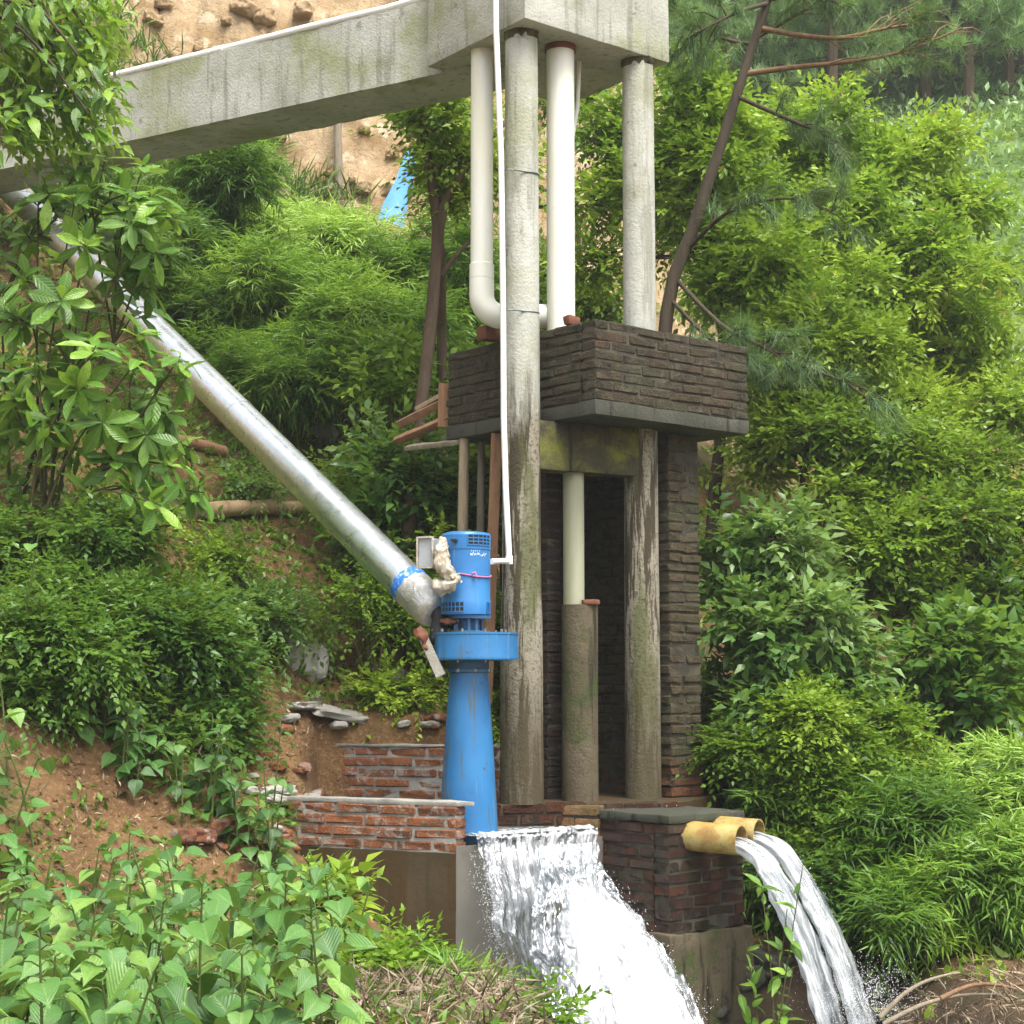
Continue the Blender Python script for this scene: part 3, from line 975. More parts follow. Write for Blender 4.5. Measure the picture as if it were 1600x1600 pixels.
g.prism([k2, R + LN * .004 + LD * .12, R + LD * .12 - LN * .15, K - LN * .12 + LD * .132, K + LD * .132 - LN * .004, K + LD * .001 - LN * .002], -.5, ZW - .05)
obj('sill', g, MAT['sill'], ch, sub=3, rough=.008)
g = G()
g.prism([K + LD * .0 + LN * .0045 , K + LD * .128 + LN * .0045, K + LD * .128 - LN * .01, K - LN * .01], ZW - .049, zfb - .002)
obj('sill_end', g, MAT['sill'], ch)
# stepped rear wall holding back the slope
RW0 = flat(at(478, 1200, 10.42))
RW1 = flat(at(772, 1200, 10.02))
zr0 = zat(1252, 10.3)
wall(ch, RW0, RW1 - RW0, (RW1 - RW0).length, .12, ZW - .2, 10, MAT['brick_red'], MAT['mortar'], seed=43, side=1, proud=.006)
zrt = ZW - .2 + 10 * .063
g = G()
dR = (RW1 - RW0).normalized()
nR = Vector((-dR.y, dR.x, 0))
g.prism([RW0 - dR * .01 - nR * .005, RW1 - nR * .005, RW1 + nR * .125, RW0 - dR * .01 + nR * .125], zrt - .003, zrt + .012)
obj('coping', g, MAT['mortar'], ch, bevel=.004, sub=3, rough=.016)
# right-hand wall, mossy
wall(ch, R + LD * .0 + WD * .40, -WD, .40, .115, ZW - .07, 3, MAT['brick_orange'], MAT['mortar_dark'], seed=45, side=1, proud=.006, bl=.22)
# left closing wall of the chamber
lw0 = K + WD * 1.05 + Vector((.05, .13, 0))
wall(ch, lw0, RW0 - lw0, (flat(RW0) - lw0).length - .02, .11, ZW - .2, 6, MAT['brick_red'], MAT['mortar'], seed=46, side=-1)

# ---- water in the chamber
def fan(name, poly, z, mat, res=.03):
    g = G()
    n = len(poly)
    g.add([(p[0], p[1], z) for p in poly], [list(range(n))])
    o = obj(name, g, mat)
    o['kind'] = 'structure'
    return o
fan('chamber_water', [K + LD * .125 + LN * .03, R + LN * .03, R + WD * .5 + LD * .1, Vector((-.1, 9.66, 0)), Vector((-.14, 10.05, 0)), RW0 + Vector((.1, -.03, 0)), K + WD * 1.0 + Vector((.08, .13, 0))], ZW, MAT['pool'])

# ================================================================== TURBINE
def zt_(y): return zat(y, TY)
tb = thing('water_turbine', 'blue vertical turbine with motor on top and a flared cone below', 'turbine', (TX, TY, ZW - .2))
c = (TX, TY)
g = G()
g.lathe(c, [(.168, ZW - .2), (.163, zt_(1296)), (.148, zt_(1220)), (.128, zt_(1130)), (.110, zt_(1062)), (.106, zt_(1050))], 40)
cone = obj('draft_tube', g, MAT['blue_worn'], tb, smooth=True)
g = G()
g.lathe(c, [(.110, zt_(1051)), (.124, zt_(1050)), (.124, zt_(1045)), (.112, zt_(1044)), (.112, zt_(1031))], 36)
obj('neck', g, MAT['blue_dark'], tb, smooth=True, angle=30)
def bolts(r, z, n, ph, parent, s=.009):
    for k in range(n):
        a = ph + 2 * math.pi * k / n
        g = G()
        x, y = TX + r * math.cos(a), TY + r * math.sin(a)
        g.tube([(x, y, z - s), (x, y, z + s)], s, 6)
        obj('bolt', g, MAT['bolt'], parent)
bolts(.125, zt_(1047.5), 8, .3, tb)
dxm = at(744, 1010, TY).x
g = G()
g.lathe((dxm, TY), [(.20, zt_(1032)), (.236, zt_(1031)), (.238, zt_(1028)), (.236, zt_(1026)), (.236, zt_(993)), (.239, zt_(992)), (.239, zt_(989)), (.05, zt_(988))], 44)
obj('casing', g, MAT['blue_worn'], tb, smooth=True, angle=30)
bolts(.205, zt_(988) + .008, 10, .15, tb, .008)
bolts(.20, zt_(1032) - .005, 8, .5, tb, .007)
g = G()
g.lathe(c, [(.115, zt_(989)), (.115, zt_(986)), (.055, zt_(985)), (.055, zt_(968)), (.12, zt_(967)), (.12, zt_(962))], 28)
obj('shaft_housing', g, MAT['blue_dark'], tb, smooth=True, angle=30)
for a in (.7, 2.2, 3.7, 5.2, -1.57):
    g = G()
    x, y = TX + .09 * math.cos(a), TY + .09 * math.sin(a)
    g.tube([(x, y, zt_(989)), (x, y, zt_(962))], .010, 8)
    obj('stay_rod', g, MAT['blue_dark'], tb)
mx = at(728, 900, TY).x
cm_ = (mx, TY)
g = G()
g.lathe(cm_, [(.12, zt_(962)), (.139, zt_(960.5)), (.1395, zt_(956)), (.1395, zt_(939)), (.137, zt_(937)), (.137, zt_(861)), (.1395, zt_(860)), (.140, zt_(838)), (.134, zt_(834.5)), (.10, zt_(832))], 48)
motor = obj('motor', g, MAT['blue'], tb, smooth=True, angle=25)
def curved(a0, a1, z0, z1, r, n=8):
    g = G()
    vs = []
    for k in range(n + 1):
        a = a0 + (a1 - a0) * k / n
        for z in (z0, z1):
            vs.append((mx + r * math.cos(a), TY + r * math.sin(a), z))
    return vs, [[2 * i, 2 * i + 2, 2 * i + 3, 2 * i + 1] for i in range(n)]
def cbar(g, a0, a1, z0, z1, r0, r1, n=6):
    vs = []
    for k in range(n + 1):
        a = a0 + (a1 - a0) * k / n
        for (r, z) in ((r0, z0), (r1, z0), (r1, z1), (r0, z1)):
            vs.append((mx + r * math.cos(a), TY + r * math.sin(a), z))
    f = []
    for i in range(n):
        for q in range(4):
            f.append([i * 4 + q, (i + 1) * 4 + q, (i + 1) * 4 + (q + 1) % 4, i * 4 + (q + 1) % 4])
    f += [[3, 2, 1, 0], [n * 4, n * 4 + 1, n * 4 + 2, n * 4 + 3]]
    g.add(vs, f)
def vent(a0, a1, y0, y1, nx, ny):
    z1, z0 = zt_(y0), zt_(y1)
    g = G()
    cbar(g, a0, a1, z0, z1, .136, .1405)
    v = obj('vent', g, MAT['black'], tb)
    g = G()
    for i in range(nx + 1):
        a = a0 + (a1 - a0) * i / nx
        cbar(g, a - .016, a + .016, z0, z1, .138, .1445, 1)
    for j in range(ny + 1):
        z = z0 + (z1 - z0) * j / ny
        cbar(g, a0, a1, z - .003, z + .003, .1385, .1438)
    obj('grille', g, MAT['blue'], v)
R_ = math.radians
vent(R_(-84), R_(-22), 838, 854, 5, 3)
vent(R_(-162), R_(-93), 942, 957, 7, 2)
vent(R_(-33), R_(-14), 942, 957, 2, 1)
g = G()
rr = random.Random(5)
for i in range(16):
    a = R_(-78 + i * 2.9)
    w_ = R_(1.0)
    y_ = 868 + rr.uniform(-1.5, 1.5)
    cbar(g, a, a + w_ * rr.uniform(.7, 2.2), zt_(y_ + 1.6), zt_(y_ - rr.uniform(.4, 1.8)), .137, .1381, 1)
for i in range(5):
    a = R_(-76 + i * 5)
    cbar(g, a, a + R_(1.2), zt_(864), zt_(862.6), .137, .1381, 1)
obj('painted_marking', g, MAT['white_mark'], tb)
g = G()
cbar(g, R_(-118), R_(-108), zt_(850), zt_(846), .138, .160, 2)
cbar(g, R_(-124), R_(-112), zt_(847), zt_(845), .138, .150, 2)
obj('latch', g, MAT['black'], tb)
# wiring box on the motor's left side, its clear bag, the string
jb = at(668, 864, TY - .06)
bxx = Vector((.93, -.36, 0))
bxy = Vector((.36, .93, 0))
g = G()
g.box(jb + bxy * .02, bxx * .088, bxy * .10, (0, 0, .165))
g.box(jb + bxx * .06 + bxy * .03, bxx * .06, bxy * .05, (0, 0, .07))
o = obj('wiring_box', g, MAT['grey_box'], tb, bevel=.008)
g = G()
q = jb - bxy * .036
for sx in (-1, 1): g.box(q + bxx * .047 * sx, bxx * .008, bxy * .016, (0, 0, .178))
for sz in (-1, 1): g.box(q + Vector((0, 0, .085 * sz)), bxx * .102, bxy * .016, (0, 0, .008))
obj('frame', g, MAT['bag'], o, bevel=.002)
def blob(pts, seed, mat, name, loc, wrinkle=.02, n=18, freq=24):
    g = G()
    dense, rad = [], []
    for i in range(len(pts) - 1):
        for k in range(5):
            t = k / 5
            dense.append(Vector(pts[i][0]).lerp(Vector(pts[i + 1][0]), t))
            rad.append(pts[i][1] * (1 - t) + pts[i + 1][1] * t)
    dense.append(Vector(pts[-1][0]))
    rad.append(pts[-1][1])
    g.tube(dense, rad, n)
    vs = []
    for v in g.v:
        v = Vector(v)
        k = mnoise.noise(v * freq + Vector((seed, 0, 0))) + .5 * mnoise.noise(v * freq * 2.3)
        vs.append(v + Vector((mnoise.noise(v * freq), mnoise.noise(v * freq + Vector((9, 1, 2))), k)) * wrinkle)
    g.v = [tuple(v) for v in vs]
    return obj(name, g, mat, None, loc=loc, smooth=True, angle=60)
b1 = at(700, 890, TY - .13)
o = blob([(at(692, 842, TY - .10), .014), (at(690, 862, TY - .13), .036), (at(690, 880, TY - .16), .044), (at(700, 894, TY - .18), .042), (at(712, 904, TY - .18), .026), (at(719, 908, TY - .17), .010)], 3, MAT['bag'], 'plastic_bag', jb, .022, freq=40)
tag(o, 'crumpled cream plastic bag tied over the wiring box on the motor', 'bag')
o = blob([(at(716, 904, TY - .18), .012), (at(704, 914, TY - .19), .036), (at(690, 918, TY - .17), .038), (at(676, 908, TY - .15), .020)], 8, MAT['bag'], 'rag', at(700, 915, TY - .17), .026)
tag(o, 'brownish bunched plastic rag tied to the front of the motor', 'rag')
g = G()
g.tube([(mx + .142 * math.cos(a), TY + .142 * math.sin(a), zt_(900) + .012 * math.sin(a * 2)) for a in [R_(-105 + 13 * i) for i in range(26)]], .004, 6)
q = Vector((mx + .146 * math.cos(R_(-70)), TY + .146 * math.sin(R_(-70)), zt_(900)))
g.tube([q + Vector((-.012, -.004, .006)), q + Vector((.006, -.006, .012)), q + Vector((.012, -.006, -.012)), q + Vector((-.006, -.006, -.008))], .006, 6)
o = obj('string', g, MAT['string'], None, loc=(mx, TY, zt_(900)))
tag(o, 'pink string knotted round the blue motor', 'string')

# ================================================================== STEEL PIPE
L0 = at(680, 955, 9.43)
L1 = at(22, 300, 13.3)
pd = (L0 - L1).normalized()
sp = thing('steel_pipe', 'big galvanised steel pipe slanting down the slope to the turbine', 'pipe', L0)
PR = .112
g = G()
n = 40
far = L1 - pd * 1.2
pts = [far.lerp(L0 - pd * .12, i / n) for i in range(n + 1)]
g.tube(pts, PR, 40)
obj('pipe', g, MAT['zinc'], sp, smooth=True)
for k in (0.30, .62):
    a = L1.lerp(L0, k)
    g = G()
    g.tube([a, a + pd * .03], PR + .003, 40)
    obj('weld', g, MAT['zinc'], sp, smooth=True)
g = G()
a = L0 - pd * .30
g.tube([a + pd * t for t in (0, .02, .05, .07)], [PR + .002, PR + .005, PR + .006, PR + .003], 40, wob=.02)
obj('blue_band', g, MAT['blue_tape'], sp, smooth=True)
g = G()
g.tube([a + pd * t for t in (.05, .10, .16, .21, .26, .30, .33)], [PR + .003, PR + .004, PR + .005, PR + .004, PR + .002, PR - .008, PR - .04], 30, wob=.04, seed=5)
obj('taped_end', g, MAT['tape'], sp, smooth=True, angle=70)
# scraps at the inlet
o = blob([(at(688, 968, 9.3), .016), (at(700, 972, 9.28), .022), (at(712, 967, 9.27), .012)], 12, MAT['rust'], 'rag', at(700, 972, 9.3), .02, 12)
tag(o, 'rusty orange scrap of cloth between steel pipe and turbine casing', 'rag')
g = G()
q0, q1 = at(656, 985, 9.28), at(689, 1056, 9.22)
ax = (q1 - q0)
sx = ax.cross(Vector((0, 1, .2))).normalized()
g.box((q0 + q1) / 2, ax, sx * .055, sx.cross(ax).normalized() * .015)
o = obj('board_strip', g, MAT['stone'], None, loc=q0, bevel=.003, sub=1, rough=.006)
tag(o, 'pale weathered strip of board leaning beside the turbine casing', 'board')
o = blob([(at(650, 985, 9.27), .016), (at(658, 990, 9.26), .026), (at(664, 1004, 9.26), .016), (at(668, 1016, 9.26), .006)], 15, MAT['rust'], 'rag', at(658, 990, 9.26), .022, 12)
tag(o, 'orange and white scrap on the end of the leaning board', 'rag')
g = G()
inl = Vector((dxm - .2, TY - .02, zt_(1008)))
g.tube([L0 - pd * .05, L0 + pd * .06, inl + Vector((-.02, 0, .03)), inl + Vector((.05, 0, 0))], [.06, .05, .05, .05], 20)
obj('inlet_stub', g, MAT['black'], tb, smooth=True)  # black colour stands in for the shaded gap at the inlet

# ================================================================== FALLING WATER
def catmull(P, n):
    P = [Vector(p) for p in P]
    out = []
    for i in range(n):
        t = i / (n - 1) * (len(P) - 1)
        k = min(int(t), len(P) - 2)
        f = t - k
        p0, p1, p2, p3 = P[max(k - 1, 0)], P[k], P[k + 1], P[min(k + 2, len(P) - 1)]
        out.append(.5 * ((2 * p1) + (p2 - p0) * f + (2 * p0 - 5 * p1 + 4 * p2 - p3) * f * f + (3 * p1 - p0 - 3 * p2 + p3) * f ** 3))
    return out

def water_mesh(name, V_, nu, nv, foam, uvs, closed=False):
    idx = np.arange(nu * nv).reshape(nv, nu)
    F = np.stack([idx[:-1, :-1], idx[:-1, 1:], idx[1:, 1:], idx[1:, :-1]], -1).reshape(-1, 4)
    me = np_mesh(name, V_, F, MAT['fall'], smooth=True)
    a = me.attributes.new('foam', 'FLOAT', 'POINT')
    a.data.foreach_set('value', np.asarray(foam, np.float32))
    uv = me.uv_layers.new(name='UVMap')
    uv.data.foreach_set('uv', np.asarray(uvs, np.float32)[F.ravel()].ravel())
    return me

def sheet(name, rows, nu, nv, foam_fn, amp, bulge=0.0, seed=0, su=22, sv=2.2, scale_v=1.6):
    Lp = catmull([r[0] for r in rows], nv)
    Rp = catmull([r[1] for r in rows], nv)
    vs, fo, uv = [], [], []
    ln = 0
    for j in range(nv):
        if j: ln += (Lp[j].lerp(Rp[j], .5) - Lp[j - 1].lerp(Rp[j - 1], .5)).length
        along = (Lp[min(j + 1, nv - 1)] - Lp[max(j - 1, 0)]) + (Rp[min(j + 1, nv - 1)] - Rp[max(j - 1, 0)])
        nrm = (Rp[j] - Lp[j]).cross(along).normalized()
        if nrm.y > 0: nrm = -nrm
        t = j / (nv - 1)
        for i in range(nu):
            u = i / (nu - 1)
            edge = min(1, 6 * min(u, 1 - u))
            k = mnoise.noise(Vector((u * su, ln * sv * 2 + seed, seed))) + .5 * mnoise.noise(Vector((u * su * 2.6, ln * sv * 6, seed + 5))) + .3 * mnoise.noise(Vector((u * su * 5, ln * 26, seed)))
            q = Lp[j].lerp(Rp[j], u + .10 * t * (mnoise.noise(Vector((ln * 5, seed + (0 if u < .5 else 9), 2))) * (1 - edge)))
            q += nrm * (k * amp * min(1, t * 5 + .15) + bulge * math.sin(math.pi * u) * math.sin(math.pi * min(1, t * 1.2)))
            vs.append(q)
            fo.append(foam_fn(u, t))
            uv.append((u * (Rp[0] - Lp[0]).length, ln))
    me = water_mesh(name, [tuple(v) for v in vs], nu, nv, fo, uv)
    o = link(name, me)
    o['kind'] = 'structure'
    return o

lip = [K + LD * .128, R]
rows = [(flat(K + LD * .14 - LN * .10) + Vector((0, 0, ZW + .003)), flat(R - LN * .10 - LD * .005) + Vector((0, 0, ZW + .003))),
        (flat(K + LD * .13 + LN * .01) + Vector((0, 0, ZW + .002)), flat(R + LN * .01) + Vector((0, 0, ZW + .002))),
        (at(748, 1332, 8.95), at(930, 1330, 9.42)),
        (at(763, 1390, 8.88), at(938, 1385, 9.34)),
        (at(776, 1450, 8.84), at(948, 1450, 9.24)),
        (at(786, 1510, 8.82), at(962, 1520, 9.14)),
        (at(798, 1640, 8.8), at(985, 1650, 9.0))]
sheet('waterfall', rows, 110, 90, lambda u, t: (.16 if t < .22 else 0.02) - .24 * max(0, t - .25) * (1 - u) + .18 * u * t + (.16 if t < .08 else 0), .022, seed=1)
rows = [(at(836, 1322, 9.13), at(934, 1316, 9.40)), (at(838, 1360, 9.03), at(941, 1350, 9.35)), (at(836, 1400, 8.90), at(956, 1384, 9.26)),
        (at(830, 1450, 8.74), at(998, 1434, 9.08)), (at(836, 1505, 8.55), at(1046, 1498, 8.92)),
        (at(850, 1560, 8.38), at(1088, 1562, 8.74)), (at(872, 1680, 8.12), at(1140, 1680, 8.45))]
sheet('cascade', rows, 110, 90, lambda u, t: -.40 + .36 * sm(.05, .5, t) + .22 * sm(.0, .5, u) - .12 * sm(.75, 1, u), .046, bulge=.02, seed=4, su=13, sv=2.6)

def jet(name, m1, speed, r0, seed, tmax=.50):
    nv, nu = 90, 26
    vs, fo, uv = [], [], []
    ln = 0
    prev = None
    hx = Vector((YAX.x, YAX.y, 0)).normalized()
    sd = Vector((-hx.y, hx.x, 0))
    for j in range(nv):
        t = tmax * j / (nv - 1)
        p = m1 - YAX * .03 + Vector((0, 0, -.028)) + YAX * speed * t + Vector((0, 0, -4.9 * t * t))
        tg = (YAX * speed + Vector((0, 0, -9.8 * t))).normalized()
        up = sd.cross(tg)
        if prev is not None: ln += (p - prev).length
        prev = p
        wd = r0 * (.95 + 1.35 * (t / tmax))
        th = r0 * (.62 - .12 * t / tmax)
        for i in range(nu):
            a = 2 * math.pi * i / (nu - 1)
            dirv = sd * math.cos(a) * wd + up * math.sin(a) * th
            ca = Vector((math.cos(a) * 2.4, math.sin(a) * 2.4, ln * 3.2 + seed))
            k = 1 + min(1, t * 14) * (.30 * mnoise.noise(ca) + .30 * mnoise.noise(ca * 2.2) + .24 * mnoise.noise(Vector((ca.x * 3, ca.y * 3, ln * 12))))
            vs.append(tuple(p + dirv * k))
            fo.append(.07 + .12 * mnoise.noise(Vector((math.cos(a), ln * 3, seed))) + (.1 if math.sin(a) > .2 else 0))
            uv.append((i / (nu - 1) * .62, ln))
    me = water_mesh(name, vs, nu, nv, fo, uv)
    o = link(name, me)
    o['kind'] = 'structure'
jet('water_jet', mouths[0], 1.25, .074, 3)
jet('water_jet', mouths[1], 1.42, .066, 11)
fan('stream', [Vector((-.15, 4.5, 0)), Vector((2.0, 4.5, 0)), Vector((2.1, 9.1, 0)), Vector((.2, 9.3, 0)), Vector((-.1, 8.6, 0))], -.33, MAT['pool'])

def spray():
    pts, rad = [], []
    rr = random.Random(4)
    def put(p, s, r):
        pts.append(Vector(p) + Vector((rr.gauss(0, s), rr.gauss(0, s), rr.gauss(0, s))))
        rad.append(r * rr.uniform(.3, 1.0))
    for i in range(2600):
        t = rr.random()
        p = at(1342 + rr.gauss(10, 30), 1578 - abs(rr.gauss(0, 26)), 8.75)
        put(p, .07, .0021)
    for i in range(900):
        py = rr.uniform(1330, 1590)
        p = at(752 + (py - 1330) * .17 + rr.gauss(0, 8), py, 8.88)
        put(p, .02, .0024)
    for i in range(900):
        py = rr.uniform(1390, 1590)
        p = at(955 + (py - 1400) * .72 + rr.gauss(0, 9), py, 9.05 - (py - 1400) * .0018)
        put(p, .035, .0026)
    for i in range(260):   # drips from the wet platform edge
        q = pf0.lerp(pf1, rr.uniform(.55, 1))
        put((q.x, q.y - .05, ZP - rr.random() * .7), .012, .003)
    for j, m1 in enumerate(mouths):
        for i in range(420):
            t = rr.uniform(.05, .46)
            p = m1 + YAX * 1.25 * t + Vector((0, 0, -4.9 * t * t - .03))
            put(p, .018 + .08 * t, .0021)
    oc = np.array([(1, 0, 0), (-1, 0, 0), (0, 1, 0), (0, -1, 0), (0, 0, 1.5), (0, 0, -1.5)], float)
    f = np.array([(0, 2, 4), (2, 1, 4), (1, 3, 4), (3, 0, 4), (2, 0, 5), (1, 2, 5), (3, 1, 5), (0, 3, 5)])
    P = np.array([tuple(p) for p in pts])
    r = np.array(rad)[:, None, None]
    Vv = (P[:, None, :] + oc[None] * r).reshape(-1, 3)
    Ff = (f[None] + 6 * np.arange(len(P))[:, None, None]).reshape(-1, 3)
    o = link('water_spray', np_mesh('water_spray', Vv, Ff, MAT['spray'], smooth=True))
    tag(o, 'fine white water droplets thrown off the falls and jets', 'spray', kind='stuff')
spray()

# ================================================================== TIMBER, STONES
def pole(name, a, b, r0, r1, mat, label, cat, bend=.03, seed=1, n=12, part='shaft', group=None):
    a, b = Vector(a), Vector(b)
    rr = random.Random(seed)
    side = (b - a).cross(Vector((.3, 1, .2))).normalized()
    g = G()
    pts = [a.lerp(b, i / 9) + side * (bend * math.sin(math.pi * i / 9) + rr.uniform(-1, 1) * r0 * .12) for i in range(10)]
    g.tube(pts, [r0 + (r1 - r0) * i / 9 for i in range(10)], n, wob=.10, seed=seed)
    o = obj(name, g, mat, None, loc=a, smooth=True, angle=60)
    return tag(o, label, cat, group)
def board(name, a, b, w, th, mat, label, cat='board', roll=0.0):
    a, b = Vector(a), Vector(b)
    ax = b - a
    s1 = ax.cross(Vector((0, 1, 0))).normalized()
    s2 = ax.cross(s1).normalized()
    s1, s2 = s1 * math.cos(roll) + s2 * math.sin(roll), s2 * math.cos(roll) - s1 * math.sin(roll)
    g = G()
    g.box((a + b) / 2, ax, s1 * w, s2 * th)
    o = obj(name, g, mat, None, loc=a, bevel=.003, sub=2, rough=.008)
    return tag(o, label, cat)
def down(p, extra=.1):
    p = Vector(p)
    return Vector((p.x, p.y, gz(p.x, p.y) - extra))

for px, Y, r, m_, lab in ((725, 10.5, .036, 'pole', 'brown round post propping the tank just behind the motor'), (752, 10.65, .028, 'bark_pale', 'slim grey post under the tank between two brown posts')):
    t_ = at(px, 690, Y)
    t_.z = ZB - .002
    pole('timber_post', down((t_.x, t_.y, 0)), t_, r, r * .9, MAT[m_], lab, 'post', .01, px)
t_ = at(776, 690, 10.25)
t_.z = ZB - .005
b_ = at(760, 1010, 10.2)
b_.z = zat(1100, 10.2)
board('timber_board', b_, t_, .065, .03, MAT['board'], 'reddish brown board standing against the weathered column', roll=.3)
for i, (x0, y0, Y0, x1, y1, Y1, w_, lab) in enumerate((
    (622, 664, 11.0, 706, 622, 10.75, .05, 'upper dark plank jutting out left of the brick tank'),
    (618, 690, 10.9, 704, 654, 10.72, .06, 'reddish plank jutting out below the upper dark one'),
    (652, 640, 10.95, 712, 606, 10.8, .05, 'short weathered plank resting highest beside the brick tank'),
    (636, 700, 10.8, 720, 690, 10.5, .07, 'low grey plank lying under the tank slab corner'))):
    board('timber_plank', at(x0, y0, Y0), at(x1, y1, Y1), w_, .03, MAT[('board', 'board', 'pole', 'bark_pale')[i]], lab, 'plank', roll=.4 + i * .5)
board('timber_board', at(694, 600, 10.72), at(692, 668, 10.72), .07, .025, MAT['board'], 'upright brown board end against the tank corner')

# logs laid across the slope
def slope_log(p0, p1, r, lab, mat, seed):
    a, b = ground_hit(*p0), ground_hit(*p1)
    m_ = max(a.y, b.y)
    a, b = Vector((a.x, a.y, a.z + r * .6)), Vector((b.x, b.y, b.z + r * .6))
    pole('log', a, b, r, r * .85, MAT[mat], lab, 'log', .02, seed, 14)
slope_log((300, 812), (505, 806), .062, 'pale log lying across the slope below the steel pipe', 'log', 5)
slope_log((226, 694), (350, 716), .050, 'dark reddish log lying higher on the slope beside bushes', 'board', 6)
slope_log((640, 1560), (852, 1534), .022, 'weathered stick lying on dry grass by the waterfall', 'bark_pale', 7)
slope_log((700, 1592), (745, 1548), .012, 'thin dark twig on the dry grass by the waterfall', 'bark', 8)

def rock(name, loc, dims, label, mat, seed, cat='stone', rot=0.0, group=None, flatness=.7, sink=.25):
    bm = bmesh.new()
    bmesh.ops.create_icosphere(bm, subdivisions=4 if dims[0] > .15 else 3, radius=.5)
    for v in bm.verts:
        p = v.co.copy()
        p = Vector([math.copysign(abs(c) ** flatness * .5 ** (1 - flatness), c) for c in p])
        k = 1 + .28 * mnoise.noise(p * 3.1 + Vector((seed * 3.7, 0, 0))) + .14 * mnoise.noise(p * 8 + Vector((0, seed, 0))) + .05 * mnoise.noise(p * 19)
        v.co = Vector((p.x * dims[0], p.y * dims[1], p.z * dims[2])) * k
    me = bpy.data.meshes.new(name)
    bm.to_mesh(me)
    bm.free()
    me.polygons.foreach_set('use_smooth', [True] * len(me.polygons))
    me.materials.append(MAT[mat])
    o = bpy.data.objects.new(name, me)
    COL.objects.link(o)
    o.location = (loc[0], loc[1], loc[2] + dims[2] * (.5 - sink))
    rr = random.Random(seed)
    o.rotation_euler = (rr.uniform(-.2, .2), rr.uniform(-.2, .2), rot)
    return tag(o, label, cat, group)
for i, (px, py, d, lab, mt, r_) in enumerate((
    (478, 1050, (.27, .12, .24), 'upright grey concrete slab stuck in the slope', 'stone', .1),
    (530, 1120, (.34, .20, .06), 'flat pale stone slab on the slope, above the brick walls', 'stone', .4),
    (470, 1112, (.24, .18, .05), 'pale flat stone left of the larger slab above the brick walls', 'stone', 1.1),
    (452, 1128, (.13, .10, .05), 'small white stone lying beside the pale flat slabs', 'mortar', .7),
    (528, 1138, (.15, .10, .05), 'small rounded stone below the large flat slab', 'stone', 2.0),
    (505, 690, (.22, .16, .16), 'grey rock beside the pipe on the upper slope', 'stone', .3),
    (560, 660, (.26, .20, .13), 'grey boulder above the plank pile on the slope', 'stone', .9),
    (445, 1262, (.24, .16, .05), 'flat grey stone wedged at the brick wall end', 'stone', .2),
    (430, 1240, (.22, .15, .05), 'thin dark stone stacked on the wedged flat one', 'stone', .6),
    (355, 1300, (.24, .13, .10), 'broken red brick lump at the foot of the soil slope', 'brick_red', .5),
    (315, 1315, (.20, .15, .10), 'rounded red brick lump under the leafy bush', 'brick_red', 1.5),
    (285, 1318, (.15, .11, .09), 'small red brick lump half buried in soil', 'brick_red', 2.5),
    (690, 1132, (.13, .09, .05), 'red brick piece behind the blue cone on the rear wall', 'brick_red', .3),
    (672, 1142, (.15, .10, .04), 'pale flat stone behind the blue cone on the rear wall', 'stone', .9),
    (622, 1080, (.10, .05, .16), 'white scrap of stone on the weedy slope behind the turbine', 'mortar', .9),
    (385, 1340, (.12, .10, .07), 'small brown stone at the edge of the leafy plants', 'brick_red', .2),
    (1095, 1535, (.34, .26, .20), 'black wet rock at the foot of the brick block', 'band', .4),
    (1160, 1545, (.30, .22, .16), 'wet grey rock between the cascade and the water jets', 'band', 1.2),
    (1385, 1590, (.16, .12, .10), 'black wet stone where the jets hit the bank', 'band', .2),
    (1440, 1480, (.34, .24, .18), 'dark rock behind the splash on the bank', 'band', 1.9),
    (1120, 1580, (.26, .2, .16), 'small wet rock in front of the block rocks', 'band', .9),
    (1200, 1520, (.24, .2, .14), 'wet rock just under the near jet', 'band', 2.2),
    (1060, 1500, (.3, .2, .2), 'wet rock pressed against the block plinth', 'band', 2.9))):
    rock('stone' if 'brick' not in mt else 'brick_lump', ground_hit(px, py), d, lab, mt, i + 1, rot=r_, flatness=.42 if i in (0, 1, 2, 7, 8, 9) else .65)
p_ = at(861, 1412, 8.93)
rock('stone', (p_.x, p_.y, p_.z - .06), (.10, .09, .13), 'dark rock splitting the falling water of the weir', 'band', 40, sink=.4)
rr = random.Random(9)
for i in range(42):
    px, py = rr.uniform(330, 480), rr.uniform(1180, 1345)
    if i > 26: px, py = rr.uniform(440, 680), rr.uniform(1060, 1150)
    p_ = ground_hit(px, py)
    s_ = rr.uniform(.03, .075)
    rock('fragment', p_, (s_ * 1.5, s_, s_ * .7), 'small broken brick or stone fragment on the bare soil', rr.choice(['brick_red', 'stone', 'brick_red']), 60 + i, 'fragment', rr.uniform(0, 3), 'brick and stone fragments on the soil')
# dark hollow log seat under the pale log, cliff boulders
for i in range(70):
    px, py = rr.uniform(150, 660), rr.uniform(10, 320)
    p_ = ground_hit(px, py)
    if p_.y < 17: continue
    s_ = rr.uniform(.07, .24)
    rock('boulder', p_, (s_ * 1.3, s_, s_ * .8), 'tan boulder crumbling from the bare earth cliff', 'cliff_rock', 120 + i, 'boulder', rr.uniform(0, 3), 'boulders on the earth cliff', .55, .6)

